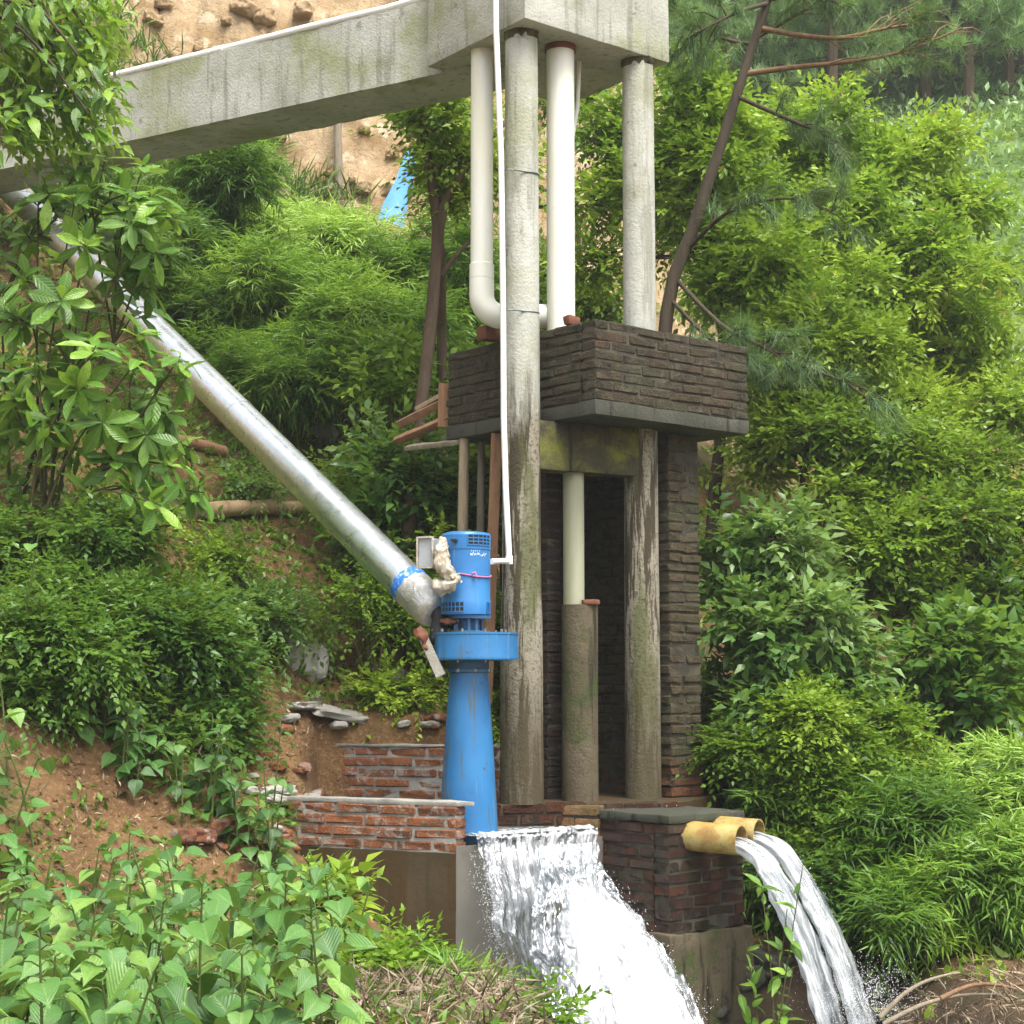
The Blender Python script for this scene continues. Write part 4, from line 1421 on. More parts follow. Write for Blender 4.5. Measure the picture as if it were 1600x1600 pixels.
# far bits on the cliff
p_ = ground_hit(530, 300)
pole('post', (p_.x, p_.y, p_.z - .3), at(529, 150, p_.y), .05, .045, MAT['bark_pale'], 'thin grey post standing on the earth cliff', 'post', .01, 4)
ta = ground_hit(612, 338)
ta = at(612, 342, 16.3)
pts4 = [at(588, 344, 16.3), at(630, 352, 16.2), at(658, 228, 17.0), at(638, 234, 17.1)]
g = G()
n_ = 12
vs = []
for i in range(n_ + 1):
    for j in range(n_ + 1):
        a, b = i / n_, j / n_
        q = (pts4[0] * (1 - a) + pts4[1] * a) * (1 - b) + (pts4[3] * (1 - a) + pts4[2] * a) * b
        q = q + Vector((.04 * mnoise.noise(q * 3), .06 * mnoise.noise(q * 4), .02 * mnoise.noise(q * 6)))
        vs.append(q)
for th in (0, 1):
    g.add([v + Vector((0, .01 * th, 0)) for v in vs], [[i * (n_ + 1) + j, (i + 1) * (n_ + 1) + j, (i + 1) * (n_ + 1) + j + 1, i * (n_ + 1) + j + 1] for i in range(n_) for j in range(n_)])
o = obj('tarpaulin', g, MAT['tarp'], None, loc=ta, smooth=True, angle=60)
tag(o, 'strip of blue tarpaulin hanging on the earth cliff', 'tarpaulin')
p_ = at(100, 30, 17.5)
pb = thing('brick_pillar', 'red brick pillar behind the hanging leaves at the cliff', 'pillar', (p_.x, p_.y, gz(p_.x, p_.y) - .4))
g = G()
z0_ = gz(p_.x, p_.y) - .4
g.box((p_.x, p_.y, (z0_ + 10.5) / 2), (.30, 0, 0), (0, .30, 0), (0, 0, 10.5 - z0_))
obj('core', g, MAT['brick_red'], pb, bevel=.01)
p_ = at(130, 30, 17.2)
pole('post', (p_.x, p_.y, gz(p_.x, p_.y) - .3), at(130, -60, 17.2), .065, .06, MAT['stone'], 'grey concrete post beside the red brick pillar', 'post', .0, 5)

# ================================================================== FOLIAGE ENGINE
TEMPL = {
    'diamond': ([(0, 0, 0), (.42, .5, .07), (1, 0, -.10), (.42, -.5, .07)], [(0, 1, 2), (0, 2, 3)]),
    'ovate': ([(0, 0, 0), (.38, .5, .08), (1, 0, -.16), (.38, -.5, .08), (.5, 0, 0)], [(0, 1, 4), (1, 2, 4), (0, 4, 3), (4, 2, 3)]),
    'blade': ([(0, 0, 0), (.22, .5, .04), (1, 0, -.22), (.22, -.5, .04), (.6, 0, -.03)], [(0, 1, 4), (1, 2, 4), (0, 4, 3), (4, 2, 3)]),
    'needle': ([(0, .5, 0), (0, -.5, 0), (1, 0, -.06)], [(0, 1, 2)]),
}
def unit(a):
    return a / np.maximum(np.linalg.norm(a, axis=-1, keepdims=True), 1e-9)

def leaf_geo(P, D, N, L, W, tint, templ):
    tv, tf = TEMPL[templ]
    tv, tf = np.array(tv), np.array(tf)
    D = unit(D)
    S = unit(np.cross(N, D))
    N = np.cross(D, S)
    Vv = (P[:, None] + D[:, None] * (L[:, None] * tv[None, :, 0])[..., None]
          + S[:, None] * (W[:, None] * tv[None, :, 1])[..., None]
          + N[:, None] * (L[:, None] * tv[None, :, 2])[..., None])
    n, k = len(P), len(tv)
    F = (tf[None] + k * np.arange(n)[:, None, None]).reshape(-1, 3)
    return Vv.reshape(-1, 3), F, np.repeat(tint, k)

class Leaves:
    def __init__(s):
        s.V, s.F, s.T, s.n = [], [], [], 0
    def add(s, V_, F, T):
        s.V.append(V_)
        s.F.append(F + s.n)
        s.T.append(T)
        s.n += len(V_)
    def mesh(s, name, mat):
        return np_mesh(name, np.concatenate(s.V), np.concatenate(s.F), mat, np.concatenate(s.T))

UP = np.array([0, 0, 1.0])
def sprays(C, A, ln, k, L, W, templ, droop=.15, side_w=.8, njit=.45, rng=RNG, tint=None, dead=0.0, lvar=.35):
    """twigs from C along A, each with k leaves in two ranks"""
    n = len(C)
    A = unit(A)
    S = unit(np.cross(A, UP[None]) + 1e-4)
    j = np.arange(k)
    t = (j + .6) / k
    side = np.where(j % 2 == 0, 1.0, -1.0)
    side[-1] = 0
    ln = ln * rng.uniform(.6, 1.3, n)
    P = C[:, None] + A[:, None] * (ln[:, None] * t[None])[..., None]
    P = P - UP * (droop * ln[:, None] * t[None] ** 2)[..., None]
    D = A[:, None] * (.55 + .4 * t[None, :, None]) + S[:, None] * side[None, :, None] * side_w + rng.normal(0, .22, (n, k, 3)) - UP * droop
    N = UP + rng.normal(0, njit, (n, k, 3))
    LL = L * rng.uniform(1 - lvar, 1 + lvar, (n, k))
    tt = (rng.uniform(0, .75, n) if tint is None else tint)[:, None] + rng.uniform(-.15, .3, (n, k))
    if dead: tt = np.where(rng.random((n, k)) < dead, 1.5, tt)
    return leaf_geo(P.reshape(-1, 3), D.reshape(-1, 3), N.reshape(-1, 3), LL.ravel(), LL.ravel() * W / L, tt.ravel(), templ)

def lobe_points(lobes, n, rng, shell=.45, gap=.5):
    """clump centres spread through ellipsoids, thinned by a noise so gaps stay"""
    vol = np.array([np.prod(l[1]) ** (2 / 3) for l in lobes])
    cnt = np.maximum(1, (n * vol / vol.sum()).astype(int))
    Cs, Os = [], []
    for (c, r), m_ in zip(lobes, cnt):
        d = unit(rng.normal(0, 1, (m_ * 3, 3)))
        rad = rng.uniform(shell ** 2, 1, (m_ * 3, 1)) ** .5
        wob = 1 + .28 * np.sin(d @ rng.normal(0, 3.2, (3, 1)) + 1) * np.cos(d @ rng.normal(0, 4.5, (3, 1)))
        p = d * rad * wob * np.array(r) + np.array(c)
        f = fbm(p[:, 0] * 2.1 + p[:, 1] * 1.3 + 40, p[:, 2] * 2.1 + 40 - p[:, 1] * .7, 2)
        keep = np.nonzero(f > -.5 + gap * rng.random(len(p)) * .9)[0][:m_]
        Cs.append(p[keep])
        Os.append(d[keep])
    return np.concatenate(Cs), np.concatenate(Os)

def twig_geo(A_, B_, r):
    """three-sided twigs from A_ to B_ with a sagging middle"""
    n = len(A_)
    Mi = (A_ + B_) / 2 + RNG.normal(0, .04, (n, 3))
    ang = np.arange(3) * 2 * np.pi / 3
    D = unit(B_ - A_)
    X = unit(np.cross(D, UP + .01))
    Y = np.cross(D, X)
    ring = lambda P, q: P[:, None] + (X[:, None] * np.cos(ang)[None, :, None] + Y[:, None] * np.sin(ang)[None, :, None]) * q
    Vv = np.concatenate([ring(A_, r), ring(Mi, r * .7), ring(B_, r * .3)], 1).reshape(-1, 3)
    f = np.array([[i + 3 * l, (i + 1) % 3 + 3 * l, (i + 1) % 3 + 3 * l + 3, i + 3 * l + 3] for l in range(2) for i in range(3)])
    return Vv, (f[None] + 9 * np.arange(n)[:, None, None]).reshape(-1, 4)

def woody(name, label, cat, base, trunks, lobes, spec, leafmat, bark, group=None, limb_r=.03, twig=.18, seed=1, crown='crown', wood='trunk', kids=None):
    """a tree or shrub: trunks = [(points, radii)], lobes = [(centre, radii)] in world space"""
    rng = np.random.default_rng(seed)
    base = Vector(base)
    t = thing(name, label, cat, base, group)
    g = G()
    nodes = []
    for pts, rad in trunks:
        cp_ = catmull(pts, 14)
        rr_ = np.interp(np.linspace(0, 1, 14), np.linspace(0, 1, len(rad)), rad)
        g.tube(cp_, list(rr_), 9, wob=.14, seed=seed)
        nodes += cp_[3:]
    for c, r in lobes:
        c = Vector(c)
        q = min(nodes, key=lambda p: (p - c).length + max(0, p.z - c.z) * 1.5)
        mid = q.lerp(c, .5) + Vector((rng.normal(0, .05), rng.normal(0, .05), -.08 * (c - q).length))
        g.tube(catmull([q, mid, c], 7), list(np.linspace(limb_r, limb_r * .35, 7)), 6, wob=.12, seed=seed)
    if spec.get('pads'):
        pads = []
        for c, r in lobes:
            for _ in range(spec['pads']):
                d = unit(rng.normal(0, 1, 3)) * rng.uniform(.35, .95)
                q = rng.uniform(.30, .55)
                pads.append((tuple(np.array(c) + d * np.array(r)), (r[0] * q, r[1] * q, r[2] * q * .5)))
        cl = [(c, (r[0] * .9, r[1] * .9, r[2] * .9)) for c, r in lobes]
    else:
        pads = lobes
    C, O = lobe_points(pads, spec['n'], rng, spec.get('shell', .45), spec.get('gap', .5))
    if twig:
        lc = np.array([tuple(c) for c, r in lobes])
        near = lc[np.argmin(((C[:, None] - lc[None]) ** 2).sum(-1), 1)]
        sel = rng.random(len(C)) < twig
        tv, tf = twig_geo(near[sel] * .6 + C[sel] * .4, C[sel], .006)
        b = len(g.v)
        g.v += [tuple(x) for x in tv]
        g.f += (tf + b).tolist()
    obj(wood, g, MAT[bark], t, smooth=True, angle=60)
    A_ = O * spec.get('out', .6) + UP * spec.get('up', .3) + rng.normal(0, .5, C.shape)
    tn = np.clip(.40 + 2.1 * fbm(C[:, 0] * 1.6 + 9 + seed, C[:, 2] * 1.6 + 9 + C[:, 1], 3) + rng.normal(0, .13, len(C)) + spec.get('tint', 0), 0, 1)
    lv = Leaves()
    lv.add(*sprays(C, A_, spec['len'], spec['k'], spec['L'], spec['W'], spec['t'], spec.get('droop', .15), rng=rng, tint=tn, dead=spec.get('dead', 0)))
    Vv = np.concatenate(lv.V) - np.array(base)
    me = np_mesh(crown, Vv, np.concatenate(lv.F), MAT[leafmat], np.concatenate(lv.T))
    link(crown, me, t)
    return t

def L3(px, py, Y, rx, ry=None, rz=None):
    """lobe at a pixel with radii in metres"""
    return (tuple(at(px, py, Y)), (rx, ry or rx, rz or rx))

BROAD = dict(n=3200, len=.26, k=8, L=.074, W=.037, t='diamond', dead=.004, gap=.6, out=.8, up=.18, shell=.2, pads=8)
SMALL = dict(n=1500, len=.27, k=11, L=.044, W=.024, t='diamond', droop=.3, pads=5, shell=.2, out=.8)
BAMB = dict(n=1500, len=.20, k=9, L=.100, W=.0135, t='blade', droop=.35, up=.5, gap=.35)
COOL = dict(n=600, len=.22, k=6, L=.095, W=.046, t='ovate', droop=.2)

# ================================================================== RIGHT-HAND TREES
def groundp(px, Y):
    x = at(px, 800, Y).x
    return Vector((x, Y, gz(x, Y) - .08))

def rad_px(px, Y): return px / FPX * Y

def rtree(name, label, basepx, Y, tip, lobes, spec, leafmat, bark, seed, r0=.07, cat='tree', group=None, dY=0, **kw):
    b = groundp(basepx, Y)
    tp = at(tip[0], tip[1], Y + dY)
    mid = b.lerp(tp, .5) + Vector((random.Random(seed).uniform(-.12, .12), 0, 0))
    lb = [(tuple(at(x, y, Y + dy)), (rad_px(rx, Y), rad_px(rx, Y) * .9, rad_px(ry, Y))) for x, y, rx, ry, dy in lobes]
    return woody(name, label, cat, b, [([b, b.lerp(mid, .5), mid, tp], [r0, r0 * .85, r0 * .65, r0 * .3])], lb, spec, leafmat, bark, seed=seed, group=group, **kw)

rtree('broadleaf_tree', 'bright yellow-green broadleaf tree on the slope right of the brick tank', 1290, 14.2, (1330, 300),
      [(1270, 215, 95, 70, 0), (1370, 255, 85, 70, .2), (1460, 225, 70, 55, .3), (1500, 320, 62, 60, .3), (1400, 370, 95, 75, -.2), (1300, 330, 80, 65, -.3), (1450, 440, 90, 70, -.2), (1340, 470, 90, 70, -.4), (1500, 540, 75, 80, .1), (1240, 300, 60, 60, .3)],
      dict(BROAD, n=3900, tint=.15), 'lf_bright', 'bark', 51, .08)
rtree('broadleaf_tree', 'light green broadleaf tree growing up behind the right column', 1105, 13.2, (1110, 230),
      [(1085, 150, 60, 60, 0), (1140, 190, 70, 60, .1), (1105, 270, 65, 60, -.1), (1185, 290, 60, 55, 0), (1080, 350, 65, 55, .1), (1170, 400, 75, 60, -.2), (1225, 440, 55, 50, -.1), (1110, 440, 60, 50, 0), (1060, 250, 45, 60, .3), (960, 300, 75, 70, .5), (930, 400, 60, 50, .6), (1010, 220, 60, 60, .5), (950, 200, 55, 45, .6)],
      dict(BROAD, n=3100), 'lf_bright', 'bark', 52, .06)
rtree('broadleaf_tree', 'mid-green leafy tree crowding the slope beside the dark brick tank', 1235, 12.6, (1260, 520),
      [(1240, 520, 85, 60, 0), (1330, 560, 90, 65, .1), (1230, 610, 70, 55, .2), (1300, 660, 90, 65, -.1), (1400, 620, 90, 70, .2), (1200, 700, 60, 60, .3), (1370, 720, 90, 65, -.1), (1180, 540, 40, 40, .4)],
      dict(BROAD, n=2900, L=.062, W=.032), 'lf_mid', 'bark', 53, .06)
rtree('broadleaf_tree', 'dense green tree leaning out over the lower right slope', 1440, 12.2, (1450, 740),
      [(1450, 690, 90, 65, .1), (1530, 740, 80, 65, .2), (1590, 830, 70, 70, .2), (1480, 800, 95, 70, -.1), (1390, 830, 85, 60, -.2), (1550, 900, 85, 65, 0), (1450, 900, 90, 60, -.2), (1330, 790, 75, 55, 0), (1350, 900, 70, 60, -.1), (1570, 650, 60, 60, .6)],
      dict(BROAD, n=3300, L=.062, W=.032, tint=-.02), 'lf_mid', 'bark', 54, .06)
rtree('broadleaf_tree', 'dark green tree in the shade behind the leafy slope trees', 1350, 16.0, (1380, 520),
      [(1180, 470, 110, 80, 0), (1300, 420, 120, 90, .3), (1430, 520, 120, 90, .3), (1250, 620, 120, 80, 0), (1400, 680, 130, 90, 0), (1530, 640, 90, 80, 0), (1150, 620, 80, 70, 0), (1550, 430, 50, 60, .2)],
      dict(BROAD, n=3000, L=.08, W=.042, tint=-.1), 'lf_mid', 'bark', 55, .09)
rtree('broadleaf_tree', 'slender tree with dangling foliage behind the columns', 880, 15.0, (900, 320),
      [(870, 150, 60, 50, 0), (710, 205, 50, 45, 0), (700, 280, 50, 45, 0), (920, 480, 60, 40, 0), (830, 420, 30, 50, 0)],
      dict(BROAD, n=1300), 'lf_mid', 'bark', 56, .05)

# leaning pine in front of them
def needles(P, A_, k, L, W, rng, tint):
    n = len(P)
    d = unit(A_[:, None] * rng.uniform(.35, 1.1, (n, k, 1)) + rng.normal(0, .55, (n, k, 3)))
    LL = L * rng.uniform(.7, 1.15, (n, k))
    PP = P[:, None] + A_[:, None] * rng.uniform(-.05, .03, (n, k, 1))
    tt = np.repeat(tint[:, None], k, 1) + rng.uniform(-.1, .2, (n, k))
    return leaf_geo(PP.reshape(-1, 3), d.reshape(-1, 3), (UP + rng.normal(0, .3, (n * k, 3))), LL.ravel(), np.full(n * k, W), tt.ravel(), 'needle')

def near_pine():
    rng = np.random.default_rng(77)
    Y = 12.0
    b = groundp(1012, Y)
    base = Vector(b)
    t = thing('pine_tree', 'leaning pine with a bare dark trunk behind the right column', 'tree', base)
    trunk = [b, at(1040, 505, Y), at(1085, 350, Y), at(1122, 240, Y), at(1160, 120, Y), at(1205, -20, Y), at(1240, -160, Y)]
    g = G()
    g.tube(catmull(trunk, 24), list(np.linspace(.056, .028, 24)), 10, wob=.12, seed=2)
    obj('trunk', g, MAT['bark'], t, smooth=True, angle=60)
    brs = [([at(1168, 115, Y), at(1240, 105, Y - .1), at(1340, 95, Y - .2), at(1420, 78, Y - .3), at(1500, 45, Y - .3)], True),
           ([at(1190, 45, Y), at(1300, 60, Y - .2), at(1380, 45, Y - .3), at(1440, 35, Y - .3)], True),
           ([at(1150, 150, Y), at(1240, 190, Y - .3), at(1290, 210, Y - .5), at(1330, 250, Y - .6)], False),
           ([at(1200, 5, Y), at(1150, 20, Y - .4), at(1090, 50, Y - .7)], False),
           ([at(1200, 0, Y), at(1270, -10, Y - .4), at(1330, 20, Y - .7)], False),
           ([at(1180, 70, Y), at(1130, 60, Y + .3), at(1070, 30, Y + .5)], False),
           ([at(1060, 440, Y), at(1130, 510, Y - .8), at(1200, 545, Y - 1.3), at(1290, 585, Y - 1.5), at(1330, 600, Y - 1.5)], False),
           ([at(1050, 470, Y), at(1110, 530, Y - .7), at(1170, 560, Y - 1.0)], False),
           ([at(1075, 390, Y), at(1140, 330, Y - .4), at(1230, 310, Y - .6), at(1300, 330, Y - .7)], False),
           ([at(1180, 60, Y), at(1250, 20, Y), at(1330, -30, Y)], False)]
    P_, A_, tn = [], [], []
    for i, (pts, dead) in enumerate(brs):
        cpt = catmull(pts, 14)
        g = G()
        g.tube(cpt, list(np.linspace(.024 if dead else .018, .006, 14)), 7, wob=.15, seed=i)
        rr_ = random.Random(i)
        for q in range(12 if dead else 9):
            k = rr_.randint(3, 13)
            d = (cpt[min(k + 1, 13)] - cpt[k - 1]).normalized()
            tip = cpt[k] + d * rr_.uniform(.1, .3) + Vector((rr_.uniform(-.12, .12), rr_.uniform(-.25, .25), rr_.uniform(-.2, .2)))
            g.tube([cpt[k], cpt[k].lerp(tip, .5) + Vector((0, 0, .03)), tip], [.007, .005, .003], 5)
            if not dead or q < 4:
                for s_ in (.5, .75, 1.0):
                    for _ in range(2):
                        P_.append(tuple(cpt[k].lerp(tip, s_)))
                        A_.append(tuple((tip - cpt[k]).normalized()))
        obj('branch', g, MAT['dead_twig' if dead else 'bark'], t, smooth=True, angle=60)
    P_, A_ = np.array(P_) + rng.normal(0, .03, (len(P_), 3)), unit(np.array(A_) + np.array([0, 0, -.25]))
    Vv, F, T = needles(P_, A_, 36, .17, .0045, rng, rng.uniform(0, .9, len(P_)))
    link('needles', np_mesh('needles', Vv - np.array(base), F, MAT['lf_pine'], T), t)
near_pine()

# forked tree left of the columns
Yf = 11.6
b = groundp(622, 11.0)
fk = at(684, 345, Yf)
woody('forked_tree', 'slender forked tree leaning left of the white downpipe and plank pile', 'tree', b,
      [([b, at(640, 820, 11.1), at(655, 660, 11.3), at(672, 520, 11.5), at(680, 420, Yf), fk, at(668, 250, Yf), at(658, 170, Yf)], [.048, .046, .045, .044, .044, .045, .032, .024]),
       ([at(684, 380, Yf), at(694, 320, Yf - .05), at(720, 275, Yf - .1), at(745, 240, Yf), at(790, 190, Yf + .2)], [.036, .034, .030, .026, .016]),
       ([groundp(690, 12.3), at(690, 560, 12.2), at(690, 480, 12.0), at(688, 380, Yf + .1)], [.04, .038, .036, .03]),
       ([at(690, 430, Yf), at(712, 400, Yf), at(745, 365, Yf + .1)], [.020, .016, .012])],
      [L3(640, 182, Yf + .2, .15), L3(700, 190, Yf, .24), L3(720, 240, Yf - .1, .2), L3(706, 268, Yf + .2, .18), L3(720, 320, Yf + .1, .16), L3(790, 250, Yf + .5, .25), L3(672, 165, Yf + .3, .2)],
      dict(BROAD, n=700, L=.06, W=.032, pads=5), 'lf_mid', 'bark_red', seed=61, limb_r=.018)

# ================================================================== BUSHES
def bush(name, label, px, py, Y, w, h, spec, leafmat, seed, group=None, cat='bush', bark='twig', depth=.6, nl=7, arch=.35):
    """stems fanning from the ground to lobes that fill a w x h pixel mound centred on px, py"""
    rng = np.random.default_rng(seed)
    lobes = []
    for i in range(nl):
        a = rng.uniform(0, 2 * math.pi)
        q = rng.uniform(.15, .8) ** .6
        x = px + math.cos(a) * w * .5 * q
        y = py + math.sin(a) * h * .5 * q
        rx = rad_px(w * .26, Y) * rng.uniform(.7, 1.15)
        lobes.append((tuple(at(x, y, Y + rng.uniform(-.5, .5) * depth)), (rx, rx * .9, rad_px(h * .25, Y) * rng.uniform(.75, 1.15))))
    b = groundp(px, Y)
    trunks = []
    for c, r in lobes:
        c = Vector(c)
        s_ = b + Vector((rng.uniform(-.08, .08), rng.uniform(-.08, .08), 0))
        trunks.append(([s_, s_.lerp(c, .5) + Vector((0, 0, arch * .3)), c], [.013, .010, .005]))
    return woody(name, label, cat, b, trunks, lobes, spec, leafmat, bark, seed=seed, group=group, limb_r=.005, twig=.2, crown='foliage', wood='stems')

# bamboo-like thickets on the left slope
for i, a in enumerate((
    (330, 330, 14.4, 250, 190, 1500, 'lf_bamboo', 'tall feathery green thicket just under the concrete channel'),
    (400, 470, 13.6, 300, 200, 1900, 'lf_bamboo', 'dense dark feathery thicket behind the slanting steel pipe'),
    (560, 425, 14.2, 260, 130, 1600, 'lf_bamboo_pale', 'bright feathery thicket below the blue tarpaulin'),
    (590, 490, 13.4, 240, 170, 1700, 'lf_bamboo', 'feathery thicket between the steel pipe and the forked tree'),
    (450, 570, 13.0, 280, 130, 1300, 'lf_bamboo', 'low feathery thicket touching the upper edge of the steel pipe'),
    (270, 440, 13.6, 170, 180, 1000, 'lf_dark', 'shaded narrow-leaved thicket under the steel pipe top'),
    (700, 470, 13.9, 150, 230, 1000, 'lf_bamboo', 'feathery thicket behind the elbow of the white downpipe'),
    (470, 352, 15.6, 180, 40, 600, 'lf_bamboo_pale', 'sunlit grassy thicket along the foot of the earth cliff'),
    (620, 590, 12.3, 150, 110, 700, 'lf_bright', 'yellowish leafy bush just above the plank pile'))):
    sp_ = dict(BAMB, n=int(a[5] * 1.25), tint=.1 if i in (2, 7) else -.02)
    if i == 8: sp_ = dict(COOL, n=330, L=.08, W=.04)
    bush('bamboo_thicket' if i != 8 else 'leafy_bush', a[7], a[0], a[1], a[2], a[3], a[4], sp_, a[6], 300 + i, cat='thicket' if i != 8 else 'bush', depth=.9, nl=9)

# shrubs on the left slope
for i, a in enumerate((
    (120, 900, 9.6, 330, 190, 'lf_dark', SMALL, 2000, 'dark small-leaved bush under the whorled shrub'),
    (290, 960, 10.1, 180, 80, 'lf_mid', SMALL, 350, 'loose small-leaved bush spilling over the soil slope'),
    (60, 1020, 9.0, 240, 200, 'lf_dark', SMALL, 1300, 'shaded small-leaved bush on the left bank above bare soil'),
    (300, 1060, 9.6, 250, 190, 'lf_dark', SMALL, 1600, 'dark bush with drooping sprays above the brick lumps'),
    (160, 830, 10.6, 200, 120, 'lf_mid', SMALL, 600, 'small-leaved bush left of the pale log'),
    (400, 970, 10.6, 150, 90, 'lf_cool', SMALL, 500, 'pale low bush left of the upright slab'),
    (650, 730, 11.2, 110, 80, 'lf_dark', COOL, 160, 'dark leafy bush in the shade below the plank pile'),
    (590, 720, 11.6, 110, 70, 'lf_cool', COOL, 120, 'grey-green leafy bush beneath the plank pile'),
    (690, 790, 11.3, 120, 180, 'lf_dark', COOL, 300, 'shaded leafy bush behind the leaning pole'),
    (590, 850, 11.1, 110, 120, 'lf_dark', COOL, 220, 'dark bush between the steel pipe and the leaning pole'),
    (580, 960, 10.7, 130, 80, 'lf_mid', SMALL, 200, 'low green weeds below the lower end of the steel pipe'),
    (630, 1085, 10.6, 110, 60, 'lf_mid', SMALL, 330, 'low weedy mound right above the rear brick wall'),
    (690, 920, 10.9, 70, 140, 'lf_mid', SMALL, 450, 'weeds behind the blue motor'),
    (770, 760, 11.4, 90, 200, 'lf_mid', COOL, 260, 'leafy bush seen behind the posts under the tank'),
    (775, 1050, 10.7, 60, 260, 'lf_mid', SMALL, 500, 'narrow weeds between the blue cone and the column'),
    (540, 760, 12.0, 90, 50, 'lf_mid', SMALL, 200, 'low weeds right of the pale log'),
    (390, 765, 12.0, 120, 26, 'lf_cool', SMALL, 120, 'pale ground weeds above the pale log'),
    (330, 880, 11.0, 120, 50, 'lf_mid', SMALL, 220, 'weeds hanging below the pale log'))):
    bush('leafy_bush' if i not in (10, 11, 12, 14, 15, 16, 17) else 'weed_clump', a[8], *a[:5], dict(a[6], n=a[7]), a[5], 400 + i, depth=.45, cat='bush' if i not in (10, 11, 12, 14, 15, 16, 17) else 'weeds')

# right-hand undergrowth
for i, a in enumerate((
    (1190, 870, 10.9, 170, 150, 'lf_cool', COOL, 330, 'pale broad-leaved climber beside the dark brick pier'),
    (1230, 960, 10.7, 200, 140, 'lf_cool', COOL, 420, 'glossy grey-green bush halfway up beside the brick pier'),
    (1190, 1060, 10.6, 170, 150, 'lf_cool', COOL, 420, 'broad-leaved bush against the lower brick pier'),
    (1340, 1040, 10.9, 200, 140, 'lf_cool', COOL, 420, 'broad-leaved bush in front of the dense leaning tree'),
    (1480, 1050, 11.0, 200, 150, 'lf_dark', dict(COOL, L=.105, W=.058), 420, 'dark bush with big leaves in the shade near the fern'),
    (1220, 1170, 10.3, 200, 130, 'lf_mid', SMALL, 1500, 'fresh green small-leaved bush above the yellow pipes'),
    (1350, 1190, 10.3, 220, 150, 'lf_mid', SMALL, 1900, 'rounded small-leaved bush behind the water jets'),
    (1300, 1300, 10.1, 220, 150, 'lf_mid', SMALL, 1600, 'small-leaved bush right beside the yellow pipe mouths'),
    (1430, 1310, 10.0, 200, 150, 'lf_bamboo', BAMB, 1000, 'feathery bamboo clump behind the falling jets'),
    (1540, 1240, 10.2, 190, 140, 'lf_bamboo_pale', BAMB, 1100, 'pale feathery bamboo clump below the fern'),
    (1540, 1390, 9.6, 190, 160, 'lf_bamboo_pale', BAMB, 1000, 'pale bamboo clump with drooping leaves over the bank'),
    (1450, 1430, 9.5, 150, 110, 'lf_bamboo', BAMB, 550, 'low bamboo clump beside the dark rock'),
    (1210, 1330, 10.2, 80, 180, 'lf_dark', BAMB, 450, 'dark narrow-leaved clump behind the near yellow pipe'),
    (1150, 1150, 10.9, 90, 200, 'lf_dark', COOL, 260, 'shaded bush pressed against the pier base'),
    (1560, 1130, 11.4, 120, 120, 'lf_bright', BROAD, 500, 'bright leafy shrub behind the fern'),
    (1580, 960, 12.0, 90, 110, 'lf_dark', COOL, 260, 'dark leafy shrub under the leaning dense tree'),
    (1290, 1400, 9.9, 130, 90, 'lf_dark', SMALL, 700, 'dark low bush behind the lower jets'))):
    nm = 'bamboo_clump' if a[6] is BAMB else 'leafy_bush'
    bush(nm, a[8], *a[:5], dict(a[6], n=a[7]), a[5], 500 + i, depth=.45, cat='bamboo' if a[6] is BAMB else 'bush')

# fern fronds on the right
def fern(base, label, nf, ln, seed):
    rng = np.random.default_rng(seed)
    t = thing('fern', label, 'fern', base)
    for f in range(nf):
        az = rng.uniform(0, 2 * math.pi)
        d = Vector((math.cos(az), math.sin(az), 0))
        pts = [Vector((0, 0, 0)) + d * ln * s_ * .85 + Vector((0, 0, ln * (.75 * s_ - .75 * s_ * s_))) for s_ in np.linspace(0, 1, 22)]
        P_, D_, L_ = [], [], []
        sd = Vector((-d.y, d.x, 0))
        for k in range(3, 22):
            for s_ in (-1, 1):
                P_.append(tuple(pts[k]))
                D_.append(tuple(sd * s_ + d * .35 - Vector((0, 0, .15))))
                L_.append(ln * .26 * math.sin(math.pi * min(1, (k / 21) * .85 + .13)))
        L_ = np.array(L_)
        n = len(P_)
        Vv, F, T = leaf_geo(np.array(P_), np.array(D_), UP + rng.normal(0, .2, (n, 3)), L_, np.full(n, ln * .032), rng.uniform(.2, .8, n), 'diamond')
        me = np_mesh('frond', Vv, F, MAT['lf_fern'], T)
        link('frond', me, t)
p_ = at(1585, 1215, 10.4)
fern((p_.x, p_.y, p_.z), 'pale arching fern on the right slope above bamboo', 13, .62, 3)
p_ = at(1235, 1000, 10.9)
fern((p_.x, p_.y, p_.z - .1), 'dim fern half hidden among the bushes by the pier', 9, .5, 5)

